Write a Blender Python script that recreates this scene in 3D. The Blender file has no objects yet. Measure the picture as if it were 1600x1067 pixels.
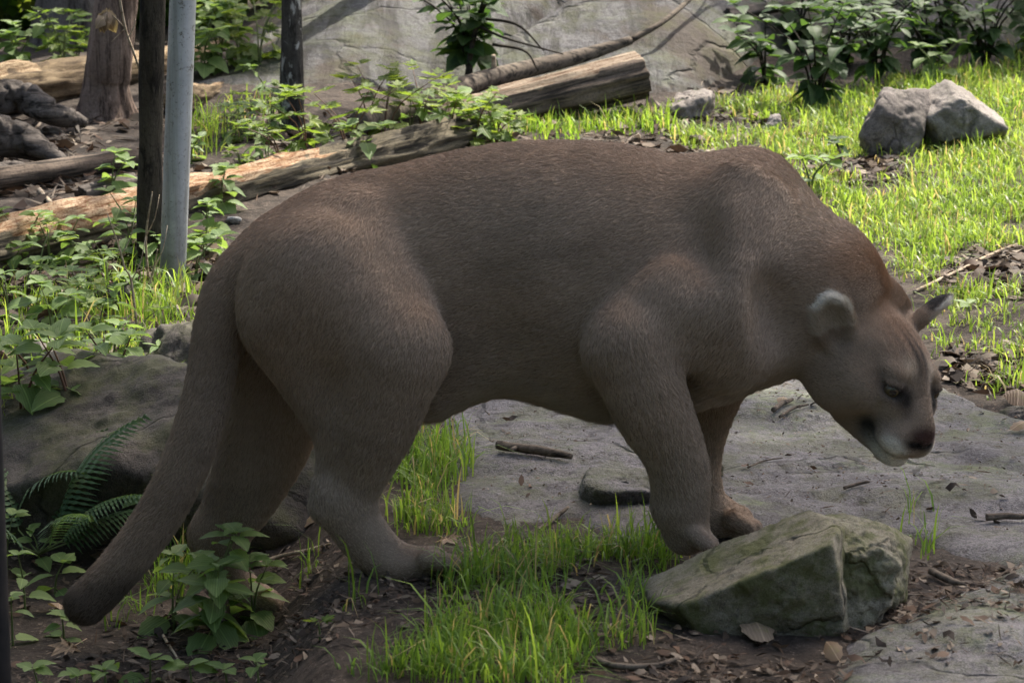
import bpy, bmesh, math, random
import numpy as np
from mathutils import Vector, Matrix, Quaternion

# ---------------------------------------------------------------- camera
SC = bpy.context.scene
COL = SC.collection
PITCH = math.radians(12.0)
CAM = np.array([0.0, -4.8907, 1.3815])
FWD = np.array([0.0, math.cos(PITCH), -math.sin(PITCH)])
UPV = np.array([0.0, math.sin(PITCH), math.cos(PITCH)])
FPX = 5000.0                       # focal length in photo pixels (photo 1600 x 1067)
cam = bpy.data.cameras.new('camera')
cam.sensor_width = 36.0
cam.lens = 36.0 * FPX / 1600.0
cam.clip_start = 0.05
cam.clip_end = 400.0
cam.dof.use_dof = True
cam.dof.focus_distance = 5.9
cam.dof.aperture_fstop = 14.0
camo = bpy.data.objects.new('camera', cam)
COL.objects.link(camo)
camo.location = CAM
camo.rotation_euler = (math.pi / 2 - PITCH, 0, 0)
SC.camera = camo

# ---------------------------------------------------------------- sky, sun, exposure
SUN_DIR = np.array([0.42, 0.66, 1.12]); SUN_DIR /= np.linalg.norm(SUN_DIR)   # towards the sun: back right
world = bpy.data.worlds.new('World'); SC.world = world
world.use_nodes = True
wn = world.node_tree.nodes; wn.clear()
w_out = wn.new('ShaderNodeOutputWorld'); w_bg = wn.new('ShaderNodeBackground'); w_sky = wn.new('ShaderNodeTexSky')
w_sky.sky_type = 'NISHITA'; w_sky.sun_disc = False
w_sky.sun_elevation = math.asin(SUN_DIR[2])
w_sky.sun_rotation = math.atan2(SUN_DIR[0], SUN_DIR[1])
w_sky.air_density = 1.2; w_sky.dust_density = 6.0; w_sky.ozone_density = 1.0
w_bg.inputs['Strength'].default_value = 0.15
world.node_tree.links.new(w_sky.outputs[0], w_bg.inputs[0])
world.node_tree.links.new(w_bg.outputs[0], w_out.inputs[0])
sl = bpy.data.lights.new('sun', 'SUN'); sl.energy = 5.0; sl.angle = math.radians(0.53); sl.color = (1.0, 0.94, 0.84)
so = bpy.data.objects.new('sun', sl); COL.objects.link(so)
so.rotation_euler = Vector(SUN_DIR).to_track_quat('Z', 'Y').to_euler()
so.location = (6, 8, 14)
SC.view_settings.view_transform = 'Standard'
SC.view_settings.look = 'None'
SC.view_settings.exposure = 1.1
SC.view_settings.gamma = 1.0
SC.view_settings.use_curve_mapping = False
SC.cycles.max_bounces = 6
SC.cycles.diffuse_bounces = 3
SC.cycles.glossy_bounces = 2
SC.cycles.transmission_bounces = 3
SC.cycles.transparent_max_bounces = 8
SC.cycles.use_denoising = True
try:
    SC.cycles_curves.shape = 'RIBBONS'
except Exception:
    pass

# ---------------------------------------------------------------- helpers
RNG = np.random.default_rng(7)
random.seed(7)

def ray(px, py):
    d = FWD * FPX + np.array([1.0, 0, 0]) * (px - 800.0) - UPV * (py - 533.5)
    return d / np.linalg.norm(d)

def at(px, py, Y):
    """point where the sight line of a photo pixel meets the upright plane y = Y"""
    d = ray(px, py)
    return CAM + d * ((Y - CAM[1]) / d[1])

def mmpx(Y):
    return (Y - CAM[1]) / math.cos(PITCH) / FPX

def smooth(e0, e1, x):
    t = np.clip((x - e0) / (e1 - e0), 0, 1)
    return t * t * (3 - 2 * t)

def _hash(ix, iy, iz, seed):
    h = (ix.astype(np.int64) * 374761393 + iy.astype(np.int64) * 668265263 + iz.astype(np.int64) * 2147483647 + seed * 1274126177) & 0xffffffff
    h = ((h ^ (h >> 13)) * 1274126177) & 0xffffffff
    h = ((h ^ (h >> 16)) * 2246822519) & 0xffffffff
    return ((h ^ (h >> 15)) & 0xffffff) / float(0xffffff)

def vnoise(p, seed=0):
    p = np.asarray(p, float)
    if p.shape[-1] == 2:
        p = np.concatenate([p, np.zeros(p.shape[:-1] + (1,))], -1)
    i = np.floor(p).astype(np.int64); f = p - i; f = f * f * f * (f * (f * 6 - 15) + 10)
    r = 0
    for dx in (0, 1):
        for dy in (0, 1):
            for dz in (0, 1):
                w = (f[..., 0] if dx else 1 - f[..., 0]) * (f[..., 1] if dy else 1 - f[..., 1]) * (f[..., 2] if dz else 1 - f[..., 2])
                r = r + w * _hash(i[..., 0] + dx, i[..., 1] + dy, i[..., 2] + dz, seed)
    return r * 2 - 1

def fbm(p, oct=4, seed=0, gain=0.5, lac=2.07):
    p = np.asarray(p, float); a = 1.0; s = 0; t = 0
    for o in range(oct):
        s = s + a * vnoise(p, seed + o * 17); t += a; a *= gain; p = p * lac + 3.1
    return s / t

def mesh_np(name, V, faces, smooth_shade=True):
    """V (n,3); faces: list of (m,k) arrays or an (m,k) array"""
    if isinstance(faces, np.ndarray): faces = [faces]
    faces = [np.asarray(f, np.int32) for f in faces if len(f)]
    me = bpy.data.meshes.new(name)
    V = np.asarray(V, np.float32)
    me.vertices.add(len(V)); me.vertices.foreach_set('co', V.ravel())
    loops = np.concatenate([f.ravel() for f in faces]); me.loops.add(len(loops)); me.loops.foreach_set('vertex_index', loops)
    tot = np.concatenate([np.full(len(f), f.shape[1], np.int32) for f in faces])
    st = np.concatenate([[0], np.cumsum(tot)[:-1]]).astype(np.int32)
    me.polygons.add(len(tot)); me.polygons.foreach_set('loop_start', st); me.polygons.foreach_set('loop_total', tot)
    me.polygons.foreach_set('use_smooth', np.full(len(tot), smooth_shade))
    me.update(calc_edges=True); me.validate()
    return me

def vcol(me, arr, name='col'):
    a = me.attributes.new(name, 'FLOAT_COLOR', 'POINT')
    c = np.ones((len(me.vertices), 4), np.float32); c[:, :3] = arr
    a.data.foreach_set('color', c.ravel())

def link(name, data, mat=None, parent=None, loc=None, rot=None):
    o = bpy.data.objects.new(name, data); COL.objects.link(o)
    if mat is not None and data is not None and not data.materials: data.materials.append(mat)
    if parent is not None: o.parent = parent
    if loc is not None: o.location = loc
    if rot is not None: o.rotation_euler = rot
    return o

def tag(o, label=None, cat=None, group=None, kind=None):
    if label: o['label'] = label
    if cat: o['category'] = cat
    if group: o['group'] = group
    if kind: o['kind'] = kind
    return o

def thing(name, label, cat, loc=(0, 0, 0), rotz=0.0, group=None):
    o = bpy.data.objects.new(name, None); COL.objects.link(o)
    o.empty_display_size = 0.05
    o.location = loc; o.rotation_euler = (0, 0, rotz)
    return tag(o, label, cat, group)

# ---------------------------------------------------------------- materials
class NT:
    def __init__(s, name):
        s.m = bpy.data.materials.new(name); s.m.use_nodes = True
        s.t = s.m.node_tree; s.t.nodes.clear()
        s.out = s.t.nodes.new('ShaderNodeOutputMaterial')
    def n(s, kind, **kw):
        nd = s.t.nodes.new('ShaderNode' + kind)
        for k, v in kw.items():
            if hasattr(nd, k): setattr(nd, k, v)
        return nd
    def l(s, a, b): s.t.links.new(a, b)
    def coords(s, kind='Object', scale=(1, 1, 1)):
        c = s.n('TexCoord'); mp = s.n('Mapping'); mp.inputs['Scale'].default_value = scale
        s.l(c.outputs[kind], mp.inputs[0]); return mp.outputs[0]
    def world_pos(s, scale=(1, 1, 1)):
        g = s.n('NewGeometry'); mp = s.n('Mapping'); mp.inputs['Scale'].default_value = scale
        s.l(g.outputs['Position'], mp.inputs[0]); return mp.outputs[0]
    def noise(s, vec, scale, detail=6, rough=0.6, dist=0.0):
        t = s.n('TexNoise'); t.inputs['Scale'].default_value = scale; t.inputs['Detail'].default_value = detail
        t.inputs['Roughness'].default_value = rough; t.inputs['Distortion'].default_value = dist
        s.l(vec, t.inputs['Vector']); return t.outputs['Fac']
    def vor(s, vec, scale, feature='F1'):
        t = s.n('TexVoronoi', feature=feature); t.inputs['Scale'].default_value = scale
        s.l(vec, t.inputs['Vector']); return t
    def ramp(s, fac, stops, interp='LINEAR'):
        r = s.n('ValToRGB'); cr = r.color_ramp; cr.interpolation = interp
        while len(cr.elements) < len(stops): cr.elements.new(0.5)
        for e, (p, c) in zip(cr.elements, stops):
            e.position = p; e.color = (c, c, c, 1) if np.isscalar(c) else (*c, 1)
        s.l(fac, r.inputs[0]); return r.outputs[0]
    def mix(s, fac, a, b, mode='MIX'):
        x = s.n('Mix', data_type='RGBA', blend_type=mode)
        for sock, v in ((x.inputs[0], fac), (x.inputs[6], a), (x.inputs[7], b)):
            if isinstance(v, (int, float)): sock.default_value = v
            elif isinstance(v, tuple): sock.default_value = (*v, 1)
            else: s.l(v, sock)
        return x.outputs[2]
    def math(s, op, a, b=0.5):
        x = s.n('Math', operation=op)
        for sock, v in ((x.inputs[0], a), (x.inputs[1], b)):
            if isinstance(v, (int, float)): sock.default_value = v
            else: s.l(v, sock)
        return x.outputs[0]
    def attr(s, name='col'):
        a = s.n('Attribute'); a.attribute_name = name; return a
    def bump(s, h, strength=0.5, dist=0.01, normal=None):
        b = s.n('Bump'); b.inputs['Strength'].default_value = strength; b.inputs['Distance'].default_value = dist
        s.l(h, b.inputs['Height'])
        if normal is not None: s.l(normal, b.inputs['Normal'])
        return b.outputs[0]
    def principled(s, color, rough=0.8, normal=None, metallic=0.0, spec=0.3):
        p = s.n('BsdfPrincipled')
        if isinstance(color, tuple): p.inputs['Base Color'].default_value = (*color, 1)
        else: s.l(color, p.inputs['Base Color'])
        if isinstance(rough, (int, float)): p.inputs['Roughness'].default_value = rough
        else: s.l(rough, p.inputs['Roughness'])
        p.inputs['Metallic'].default_value = metallic
        p.inputs['Specular IOR Level'].default_value = spec
        if normal is not None: s.l(normal, p.inputs['Normal'])
        s.l(p.outputs[0], s.out.inputs[0]); return p
    def leafy(s, color, trans=0.45, rough=0.45, normal=None, tcol=None, spec=0.4):
        p = s.principled(color, rough, normal, spec=spec)
        t = s.n('BsdfTranslucent'); mx = s.n('MixShader'); mx.inputs[0].default_value = trans
        c = tcol if tcol is not None else color
        if isinstance(c, tuple): t.inputs[0].default_value = (*c, 1)
        else: s.l(c, t.inputs[0])
        s.l(p.outputs[0], mx.inputs[1]); s.l(t.outputs[0], mx.inputs[2]); s.l(mx.outputs[0], s.out.inputs[0])
# ================================================================ terrain
def softplus(t, k): return np.logaddexp(0, t * k) / k

def hill_toe(x): return 4.55 + 1.0 * smooth(0.45, 1.0, x)

def HG(x, y):
    """height of the ground"""
    x = np.asarray(x, float); y = np.asarray(y, float)
    p = np.stack([x, y], -1)
    h = 0.010 * fbm(p * 1.7, 3, 1) + 0.004 * fbm(p * 9, 2, 2)
    h = h - 0.132 * smooth(-0.24, -0.42, x) * smooth(0.75, 0.3, y)
    h = h + 0.07 * smooth(-0.2, -0.5, x) * smooth(0.5, 1.1, y)
    h = h + 0.02 * np.clip(y - 1.5, 0, 4)
    hill = 0.20 * softplus(y - hill_toe(x) + 0.2 * fbm(p * 0.5, 2, 3), 6) * smooth(-1.25, -0.45, x - 0.12 * (y - 5))
    h = h + np.where(hill < 1.6, hill, 1.6 + (hill - 1.6) * 0.15)
    h = h + 0.05 * np.clip(x - 0.9, 0, 3) * smooth(0.2, 2.5, y)
    far = smooth(9, 30, np.hypot(x, y))
    return h + far * 1.0 * fbm(p * 0.06, 3, 4)

def ground_hit(px, py, fn=HG, off=0.0):
    """where the sight line of a pixel meets the ground"""
    d = ray(px, py); t = np.linspace(3.6, 22, 2400)
    P = CAM + d * t[:, None]
    below = P[:, 2] < fn(P[:, 0], P[:, 1]) + off
    i = int(np.argmax(below)) if below.any() else len(t) - 1
    p = P[i]
    return np.array([p[0], p[1], float(fn(p[0], p[1]))])

def axis(lo, hi, step, far, ratio=1.16):
    a = list(np.arange(lo, hi, step)); s = step
    while a[-1] < far: s *= ratio; a.append(a[-1] + min(s, 6))
    s = step; b = []
    q = lo
    while q > -far: s *= ratio; q -= min(s, 6); b.append(q)
    return np.array(b[::-1] + a)

def grid_faces(nx, ny):
    i = np.arange(nx * ny).reshape(nx, ny)
    return np.stack([i[:-1, :-1], i[1:, :-1], i[1:, 1:], i[:-1, 1:]], -1).reshape(-1, 4)

def poly_sd(pts, poly):
    """distance of (n,2) points to a polygon, positive inside"""
    poly = np.asarray(poly, float); d = np.full(len(pts), 1e9); ins = np.zeros(len(pts), bool)
    for a, b in zip(poly, np.roll(poly, -1, 0)):
        ab = b - a; t = np.clip(((pts - a) @ ab) / (ab @ ab + 1e-12), 0, 1)
        d = np.minimum(d, np.linalg.norm(pts - a - t[:, None] * ab, axis=1))
        c = ((a[1] > pts[:, 1]) != (b[1] > pts[:, 1])) & (pts[:, 0] < (b[0] - a[0]) * (pts[:, 1] - a[1]) / (b[1] - a[1] + 1e-12) + a[0])
        ins ^= c
    return np.where(ins, d, -d)

def wpoly(px):
    return np.array([ground_hit(*p)[:2] for p in px])

# --- materials of the setting
def rock_mat(name, a, b, lichen=0.5, lich_col=(0.16, 0.20, 0.10), scale=1.0, moss=0.0, bumpd=0.006):
    t = NT(name); w = t.world_pos()
    big = t.noise(w, 1.6 * scale, 5, 0.6); mid = t.noise(w, 7 * scale, 8, 0.65, 0.6); fine = t.noise(w, 70 * scale, 6, 0.7)
    vfine = t.noise(w, 320 * scale, 3, 0.6)
    c = t.mix(t.ramp(big, [(0.35, 0), (0.65, 1)]), a, b)
    c = t.mix(t.ramp(mid, [(0.3, 0.85), (0.5, 0.0)]), c, tuple(v * 0.55 for v in a))
    c = t.mix(t.ramp(fine, [(0.36, 0.75), (0.46, 0.0)]), c, (0.055, 0.05, 0.045))
    c = t.mix(t.ramp(fine, [(0.58, 0.0), (0.70, 0.55)]), c, tuple(min(1, v * 1.5) for v in b))
    c = t.mix(t.ramp(vfine, [(0.34, 0.75), (0.56, 0.0)]), c, tuple(v * 0.4 for v in a))
    wob = t.n('VectorMath', operation='ADD'); nz = t.n('TexNoise'); nz.inputs['Scale'].default_value = 3.0 * scale; nz.inputs['Detail'].default_value = 5; t.l(w, nz.inputs['Vector'])
    sc_ = t.n('VectorMath', operation='SCALE'); sc_.inputs['Scale'].default_value = 0.35 / scale; t.l(nz.outputs['Color'], sc_.inputs[0]); t.l(w, wob.inputs[0]); t.l(sc_.outputs[0], wob.inputs[1])
    ck = t.vor(wob.outputs[0], 2.3 * scale, 'DISTANCE_TO_EDGE').outputs['Distance']
    crack = t.math('MULTIPLY', t.ramp(ck, [(0.0, 1), (0.022, 0)]), t.ramp(big, [(0.42, 0), (0.56, 1)]))
    c = t.mix(t.math('MULTIPLY', crack, .3 if name == 'outcrop_rock' else .7), c, (0.03, 0.026, 0.022))
    c = t.mix(t.ramp(t.noise(w, 22 * scale, 7, 0.75, 1.0), [(0.34, 0.8), (0.47, 0)]), c, tuple(v * 0.38 for v in a))
    lz = t.math('MULTIPLY', t.ramp(t.noise(w, 3.1 * scale, 6, 0.7, 0.8), [(0.50, 0), (0.62, 1)]), t.ramp(t.noise(w, 60 * scale, 4, 0.7), [(0.38, 0.15), (0.6, 1)]))
    c = t.mix(t.math('MULTIPLY', lz, lichen), c, lich_col)
    if name == 'outcrop_rock':
        st = t.noise(t.world_pos((9, 1.2, 1.2)), 2.2, 6, 0.65, 0.5); c = t.mix(t.ramp(st, [(0.42, 0.9), (0.54, 0.0)]), c, (0.045, 0.042, 0.038)); mid = t.math('ADD', mid, t.math('MULTIPLY', st, 0.8))
        so_ = t.ramp(t.noise(w, 1.1, 6, 0.7, 0.4), [(0.54, 0), (0.60, 0.9)]); c = t.mix(so_, c, (0.06, 0.046, 0.036))
    if moss:
        mz = t.math('MULTIPLY', t.ramp(t.noise(w, 9 * scale, 6, 0.7), [(0.46, 0), (0.6, 1)]), moss)
        c = t.mix(mz, c, (0.075, 0.085, 0.02))
    hgt = t.math('ADD', t.math('MULTIPLY', mid, 1.0), t.math('ADD', t.math('MULTIPLY', fine, 0.7), t.math('MULTIPLY', vfine, 0.25))); hgt = t.math('SUBTRACT', hgt, t.math('MULTIPLY', crack, 1.2))
    t.principled(c, 0.85, t.bump(hgt, 0.9, bumpd), spec=0.25)
    return t.m

def soil_mat():
    t = NT('forest_soil'); w = t.world_pos()
    big = t.noise(w, 2.2, 5, 0.6); mid = t.noise(w, 14, 8, 0.7, 0.5); fine = t.noise(w, 110, 6, 0.75)
    c = t.mix(t.ramp(big, [(0.35, 0), (0.65, 1)]), (0.048, 0.037, 0.029), (0.088, 0.069, 0.056))
    c = t.mix(t.ramp(mid, [(0.42, 0.8), (0.55, 0)]), c, (0.028, 0.022, 0.018))
    c = t.mix(t.ramp(fine, [(0.57, 0), (0.66, 0.9)]), c, (0.21, 0.17, 0.135))
    c = t.mix(t.ramp(fine, [(0.33, 0.8), (0.45, 0)]), c, (0.02, 0.016, 0.013))
    v = t.vor(w, 45).outputs['Distance']
    hgt = t.math('ADD', mid, t.math('MULTIPLY', fine, 0.6)); hgt = t.math('ADD', hgt, t.math('MULTIPLY', v, 0.4))
    t.principled(c, 0.92, t.bump(hgt, 1.0, 0.012), spec=0.2)
    return t.m

M_SOIL = soil_mat()
M_SLAB = rock_mat('slab_rock', (0.142, 0.134, 0.140), (0.240, 0.224, 0.226), 0.7, (0.145, 0.175, 0.085), moss=.4, bumpd=.013)
M_HILL = rock_mat('outcrop_rock', (0.088, 0.086, 0.090), (0.178, 0.170, 0.168), 0.6, (0.12, 0.135, 0.085), 0.7, moss=.35, bumpd=0.02)
M_BOULDER = rock_mat('boulder_rock', (0.055, 0.048, 0.042), (0.13, 0.112, 0.095), 0.25, (0.14, 0.15, 0.09), 1.2, 0.35)
M_MOSSY = rock_mat('mossy_rock', (0.17, 0.15, 0.11), (0.26, 0.235, 0.18), 0.35, (0.19, 0.20, 0.10), 1.6, 0.7, 0.005)
M_DARKSTONE = rock_mat('dark_granite', (0.13, 0.11, 0.10), (0.27, 0.235, 0.21), 0.2, (0.15, 0.15, 0.09), 1.5)
M_STONE = rock_mat('granite_stone', (0.23, 0.20, 0.18), (0.37, 0.33, 0.30), 0.2, (0.19, 0.19, 0.11), 1.3)

def build_ground():
    X = axis(-1.7, 2.2, 0.017, 70); Y = axis(-1.3, 2.6, 0.017, 70)
    gx, gy = np.meshgrid(X, Y, indexing='ij')
    gz = HG(gx, gy)
    p = np.stack([gx, gy], -1); nr = smooth(6, 3, np.hypot(gx, gy))
    gz = gz + nr * (0.006 * fbm(p * 22, 3, 8) + 0.004 * np.abs(fbm(p * 55, 2, 9)))
    o = link('ground', mesh_np('ground', np.stack([gx, gy, gz], -1).reshape(-1, 3), grid_faces(len(X), len(Y))), M_SOIL)
    tag(o, 'dark forest soil littered with leaf crumbs', 'ground', kind='structure')

SLAB_PX = [(690, 620), (712, 700), (690, 790), (800, 822), (905, 806), (965, 842), (1200, 835), (1330, 822), (1430, 842), (1520, 880), (1640, 895), (1760, 880),
           (1800, 640), (1640, 655), (1560, 650), (1500, 640), (1440, 560), (1300, 520), (1150, 520), (900, 540)]
SLAB2_PX = [(1335, 1015), (1430, 955), (1540, 905), (1700, 885), (1760, 1120), (1650, 1160), (1450, 1130), (1330, 1075)]
POLY_SLAB = wpoly(SLAB_PX); POLY_SLAB2 = wpoly(SLAB2_PX)

def slab_height(x, y, poly, seed, top=0.022):
    q = np.stack([np.ravel(x), np.ravel(y)], -1)
    sd = poly_sd(q, poly) + 0.05 * fbm(q * 6, 4, seed)
    rise = np.where(sd > 0, top * (1 - np.exp(-sd / 0.045)), sd * 1.2)
    strat = 0.020 * fbm(q * np.array([2.0, 5.0]) + 0.4 * q[:, :1], 3, seed + 1)
    steps = 0.007 * smooth(-0.05, 0.05, np.sin(q[:, 1] * 15 + q[:, 0] * 4 + 3 * fbm(q * 2, 2, seed + 2)))
    return (HG(q[:, 0], q[:, 1]) + rise + strat * np.clip(sd * 9, 0, 1) + steps * np.clip(sd * 7, 0, 1) + 0.0035 * fbm(q * 40, 3, seed + 3)).reshape(np.shape(x)), sd.reshape(np.shape(x))

def build_slab(name, poly, seed, label, mat, top):
    lo, hi = poly.min(0) - 0.08, poly.max(0) + 0.08
    X = np.arange(lo[0], hi[0], 0.014); Y = np.arange(lo[1], hi[1], 0.014)
    gx, gy = np.meshgrid(X, Y, indexing='ij'); gz, sd = slab_height(gx, gy, poly, seed, top)
    V = np.stack([gx, gy, gz], -1).reshape(-1, 3); F = grid_faces(len(X), len(Y))
    keep = (sd.ravel()[F] > -0.05).any(1); F = F[keep]
    u, inv = np.unique(F, return_inverse=True)
    o = link(name, mesh_np(name, V[u], inv.reshape(-1, 4)), mat); tag(o, label, 'bedrock', kind='structure')

def surf(x, y):
    """top of whatever one stands on near the animal"""
    q = np.atleast_2d(np.stack([np.ravel(x), np.ravel(y)], -1)); h = HG(q[:, 0], q[:, 1])
    for poly, seed, top in ((POLY_SLAB, 40, 0.022), (POLY_SLAB2, 60, 0.03)):
        s, sd = slab_height(q[:, 0], q[:, 1], poly, seed, top); h = np.where(sd > 0, np.maximum(h, s), h)
    return h.reshape(np.shape(x)) if np.shape(x) else float(h[0])

def build_outcrop():
    X = np.arange(-1.35, 5.5, 0.03); Y = np.arange(4.2, 13, 0.03)
    gx, gy = np.meshgrid(X, Y, indexing='ij'); q = np.stack([gx, gy], -1)
    # edge of the bare rock: a slanting left flank, an uneven toe
    sd = np.minimum(gx - (-0.98 + 0.16 * (gy - 5)), (gy - hill_toe(gx) - 0.02 - 0.10 * np.sin(gx * 2.1)) * 1.0) + 0.10 * fbm(q * 2.2, 3, 70)
    joints = np.abs(((gx * 0.8 - gy * 0.55 + 0.12 * fbm(q * 1.1, 2, 71)) / 0.62) % 1 - 0.5) * 2
    rise = np.where(sd > 0, 0.07 * (1 - np.exp(-sd / 0.25)), sd * 0.6)
    gz = HG(gx, gy) + rise + 0.05 * fbm(q * 0.9, 3, 72) - 0.035 * smooth(0.10, 0.0, joints) * np.clip(sd * 6, 0, 1) + 0.010 * fbm(q * np.array([6, 14.]), 3, 73)
    gz += 0.02 * np.floor((gx * 0.5 + gy * 0.9 + 0.2 * fbm(q, 2, 74)) / 0.45) * 0.6 * 0
    V = np.stack([gx, gy, gz], -1).reshape(-1, 3); F = grid_faces(len(X), len(Y))
    F = F[(sd.ravel()[F] > -0.1).any(1)]; u, inv = np.unique(F, return_inverse=True)
    o = link('rock_outcrop', mesh_np('rock_outcrop', V[u], inv.reshape(-1, 4)), M_HILL)
    tag(o, 'smooth grey rock hillside rising behind the sawn log', 'rock', kind='structure')

build_ground()
build_slab('rock_slab', POLY_SLAB, 40, 'flat grey bedrock with green lichen under the front paws', M_SLAB, 0.022)
build_slab('rock_ledge', POLY_SLAB2, 60, 'lichen spotted bedrock edge in front of the leaf litter', M_SLAB, 0.03)
build_outcrop()

# ================================================================ loose rocks
def rock_mesh(name, planes, seed, sub=5, noise=0.012, soft=0.012):
    """a stone bounded by planes (normal, distance in m), with worn edges and a rough skin"""
    bm = bmesh.new(); bmesh.ops.create_icosphere(bm, subdivisions=sub, radius=1.0)
    D = np.array([v.co for v in bm.verts]); F = np.array([[v.index for v in f.verts] for f in bm.faces]); bm.free()
    r = np.full(len(D), 1e3); acc = np.zeros(len(D))
    k = 1.0 / soft
    mins = []
    for nrm, d in planes:
        nrm = np.array(nrm, float); nrm /= np.linalg.norm(nrm); c = D @ nrm
        mins.append(np.where(c > 0.02, d / np.maximum(c, 0.02), 50))
    m = np.array(mins); r0 = m.min(0)
    r = r0 - np.log(np.exp(-np.clip((m - r0) * k, 0, 60)).sum(0)) / k
    P = D * r[:, None]; s = r0.mean()
    n1 = fbm(P / s * 1.3 + seed, 4, seed); n2 = fbm(P / s * 5 + seed, 4, seed + 5)
    P = P + D * (noise * (1.6 * n1 + 0.8 * n2 - 0.5 * np.abs(fbm(P / s * 2.6, 3, seed + 9))))[:, None]
    return mesh_np(name, P, F)

def rand_planes(size, seed, n=11):
    rg = np.random.default_rng(seed); out = []
    for i in range(n):
        v = rg.normal(size=3); v /= np.linalg.norm(v)
        out.append((tuple(v), float(np.linalg.norm(v * np.array(size)) * rg.uniform(0.72, 1.0))))
    for a in range(3):
        for s in (1, -1):
            v = np.zeros(3); v[a] = s; out.append((tuple(v), size[a]))
    return out

def place_rock(name, planes, seed, mat, loc, label, rotz=0.0, group=None, sub=5, noise=0.012, soft=0.012):
    o = link(name, rock_mesh(name, planes, seed, sub, noise, soft), mat, None, tuple(loc), (0, 0, rotz))
    return tag(o, label, 'rock', group)

# angular mossy stone in front of the forepaws
place_rock('mossy_rock', [((-.43, -0.05, .90), .050), ((.25, .1, .96), .105), ((.95, -.28, .12), .108), ((-.02, -.96, -.20), .085),
    ((-.97, -.15, -.12), .182), ((0, 0, -1), .10), ((0, 1, .1), .10), ((-.65, -.35, -.7), .140), ((-.5, -.8, -.1), .135)], 3, M_MOSSY,
    at(1212, 905, -0.36), 'angular mossy rock with a flat pale tilted top, in front of the forepaw', noise=0.007, soft=0.002, sub=6)
place_rock('mossy_rock', [((.05, .0, 1), .052), ((.72, -.15, .68), .066), ((.95, -.2, -.1), .070), ((-.9, 0, .3), .07), ((.1, -.97, -.05), .070), ((.55, -.8, .2), .082), ((0, 1, 0), .08), ((0, 0, -1), .085), ((.6, -.3, -.7), .080), ((-.3, -.7, .6), .075)], 5, M_MOSSY,
    at(1338, 885, -0.33), 'dark broken mossy block butting against the pale topped rock', noise=0.011, soft=0.003, sub=6)
# low boulder behind the tail
place_rock('boulder', [((-.1, -.90, -.32), .20), ((-.30, -.25, .92), .150), ((.15, .3, .95), .21), ((-1, 0, .15), .40), ((1, 0, 0), .46), ((0, 1, 0), .25), ((0, 0, -1), .2), ((-.7, -.2, .7), .30), ((.3, -.8, .55), .235), ((0, -.6, -.8), .20)], 8, M_BOULDER,
    at(235, 745, 0.62), 'long dark boulder with an overhanging face behind the tail', noise=0.018, soft=0.012, sub=6)
place_rock('boulder', rand_planes((.17, .13, .12), 21), 21, M_BOULDER, at(300, 590, 1.05), 'rounded pinkish brown boulder end touching the tail base', noise=0.02, soft=0.02)
# stacked stones on the lawn
g = ground_hit(1405, 248)
place_rock('stone', rand_planes((.098, .09, .098), 33), 33, M_DARKSTONE, g + np.array([0, .08, .078]), 'rounded grey stone leaned on by an angular slab in the grass', noise=0.010, soft=0.005)
g2 = ground_hit(1490, 238)
place_rock('stone', [((-.50, -.25, .83), .062), ((.55, -.1, .83), .062), ((-.8, -.3, -.5), .092), ((.9, .0, .3), .13), ((0, -1, .05), .078), ((0, 1, 0), .09), ((.2, -.3, -.93), .085), ((-.2, -.9, .4), .085)], 35, M_STONE,
    g2 + np.array([.005, .06, .098]), 'pale angular stone slab leaning on a rounded stone in the grass', noise=0.008, soft=0.005)
g = ground_hit(1082, 188); place_rock('stone', rand_planes((.085, .07, .055), 41), 41, M_STONE, g + np.array([0, .05, .022]), 'low grey stone at the edge of the grass by the sawn log end', noise=0.01)
g = ground_hit(1208, 205); place_rock('stone', rand_planes((.024, .03, .035), 43), 43, M_STONE, g + np.array([0, .02, .01]), 'small upright stone poking out of bright grass', noise=0.004, soft=.004, sub=4)
g = ground_hit(364, 350); place_rock('stone', rand_planes((.022, .02, .013), 45), 45, rock_mat('white_stone', (.5, .48, .44), (.6, .58, .54), 0.05), g + np.array([0, 0, .006]), 'small white stone lying beside the rotten log', noise=0.003, soft=.004, sub=4)
g = ground_hit(985, 803); place_rock('flat_stone', [((0, -.1, 1), .014), ((0, -1, -.5), .05), ((-1, 0, .2), .07), ((1, 0, 0), .09), ((0, 1, 0), .06), ((0, 0, -1), .03), ((-.7, -.7, 0), .07)], 47, M_SLAB, g + np.array([-.005, .05, .032]), 'thin flat stone lying on bedrock behind the raised forepaw', noise=0.006, soft=.004)
g = ground_hit(1118, 765); place_rock('stone', rand_planes((.018, .018, .018), 49), 49, M_MOSSY, np.array([g[0], g[1], surf(g[0], g[1]) + .008]), 'small green lichen stone behind the planted forepaw', noise=0.003, soft=.004, sub=4)
g = ground_hit(95, 590); place_rock('stone', rand_planes((.05, .06, .05), 51), 51, M_STONE, g + np.array([-.05, .05, .01]), 'grey stone half buried among the leafy weeds', noise=0.008)
g = ground_hit(168, 492); place_rock('stone', rand_planes((.06, .06, .04), 53), 53, M_BOULDER, g + np.array([0, .05, .015]), 'dull brown stone in the weeds below the grey pole', noise=0.008)
g = ground_hit(1590, 660); place_rock('flat_stone', rand_planes((.05, .05, .02), 55), 55, M_BOULDER, np.array([g[0] + .02, g[1], surf(g[0], g[1]) + .008]), 'dark flat stone on the slab beside a curled brown leaf', noise=0.006)
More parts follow.
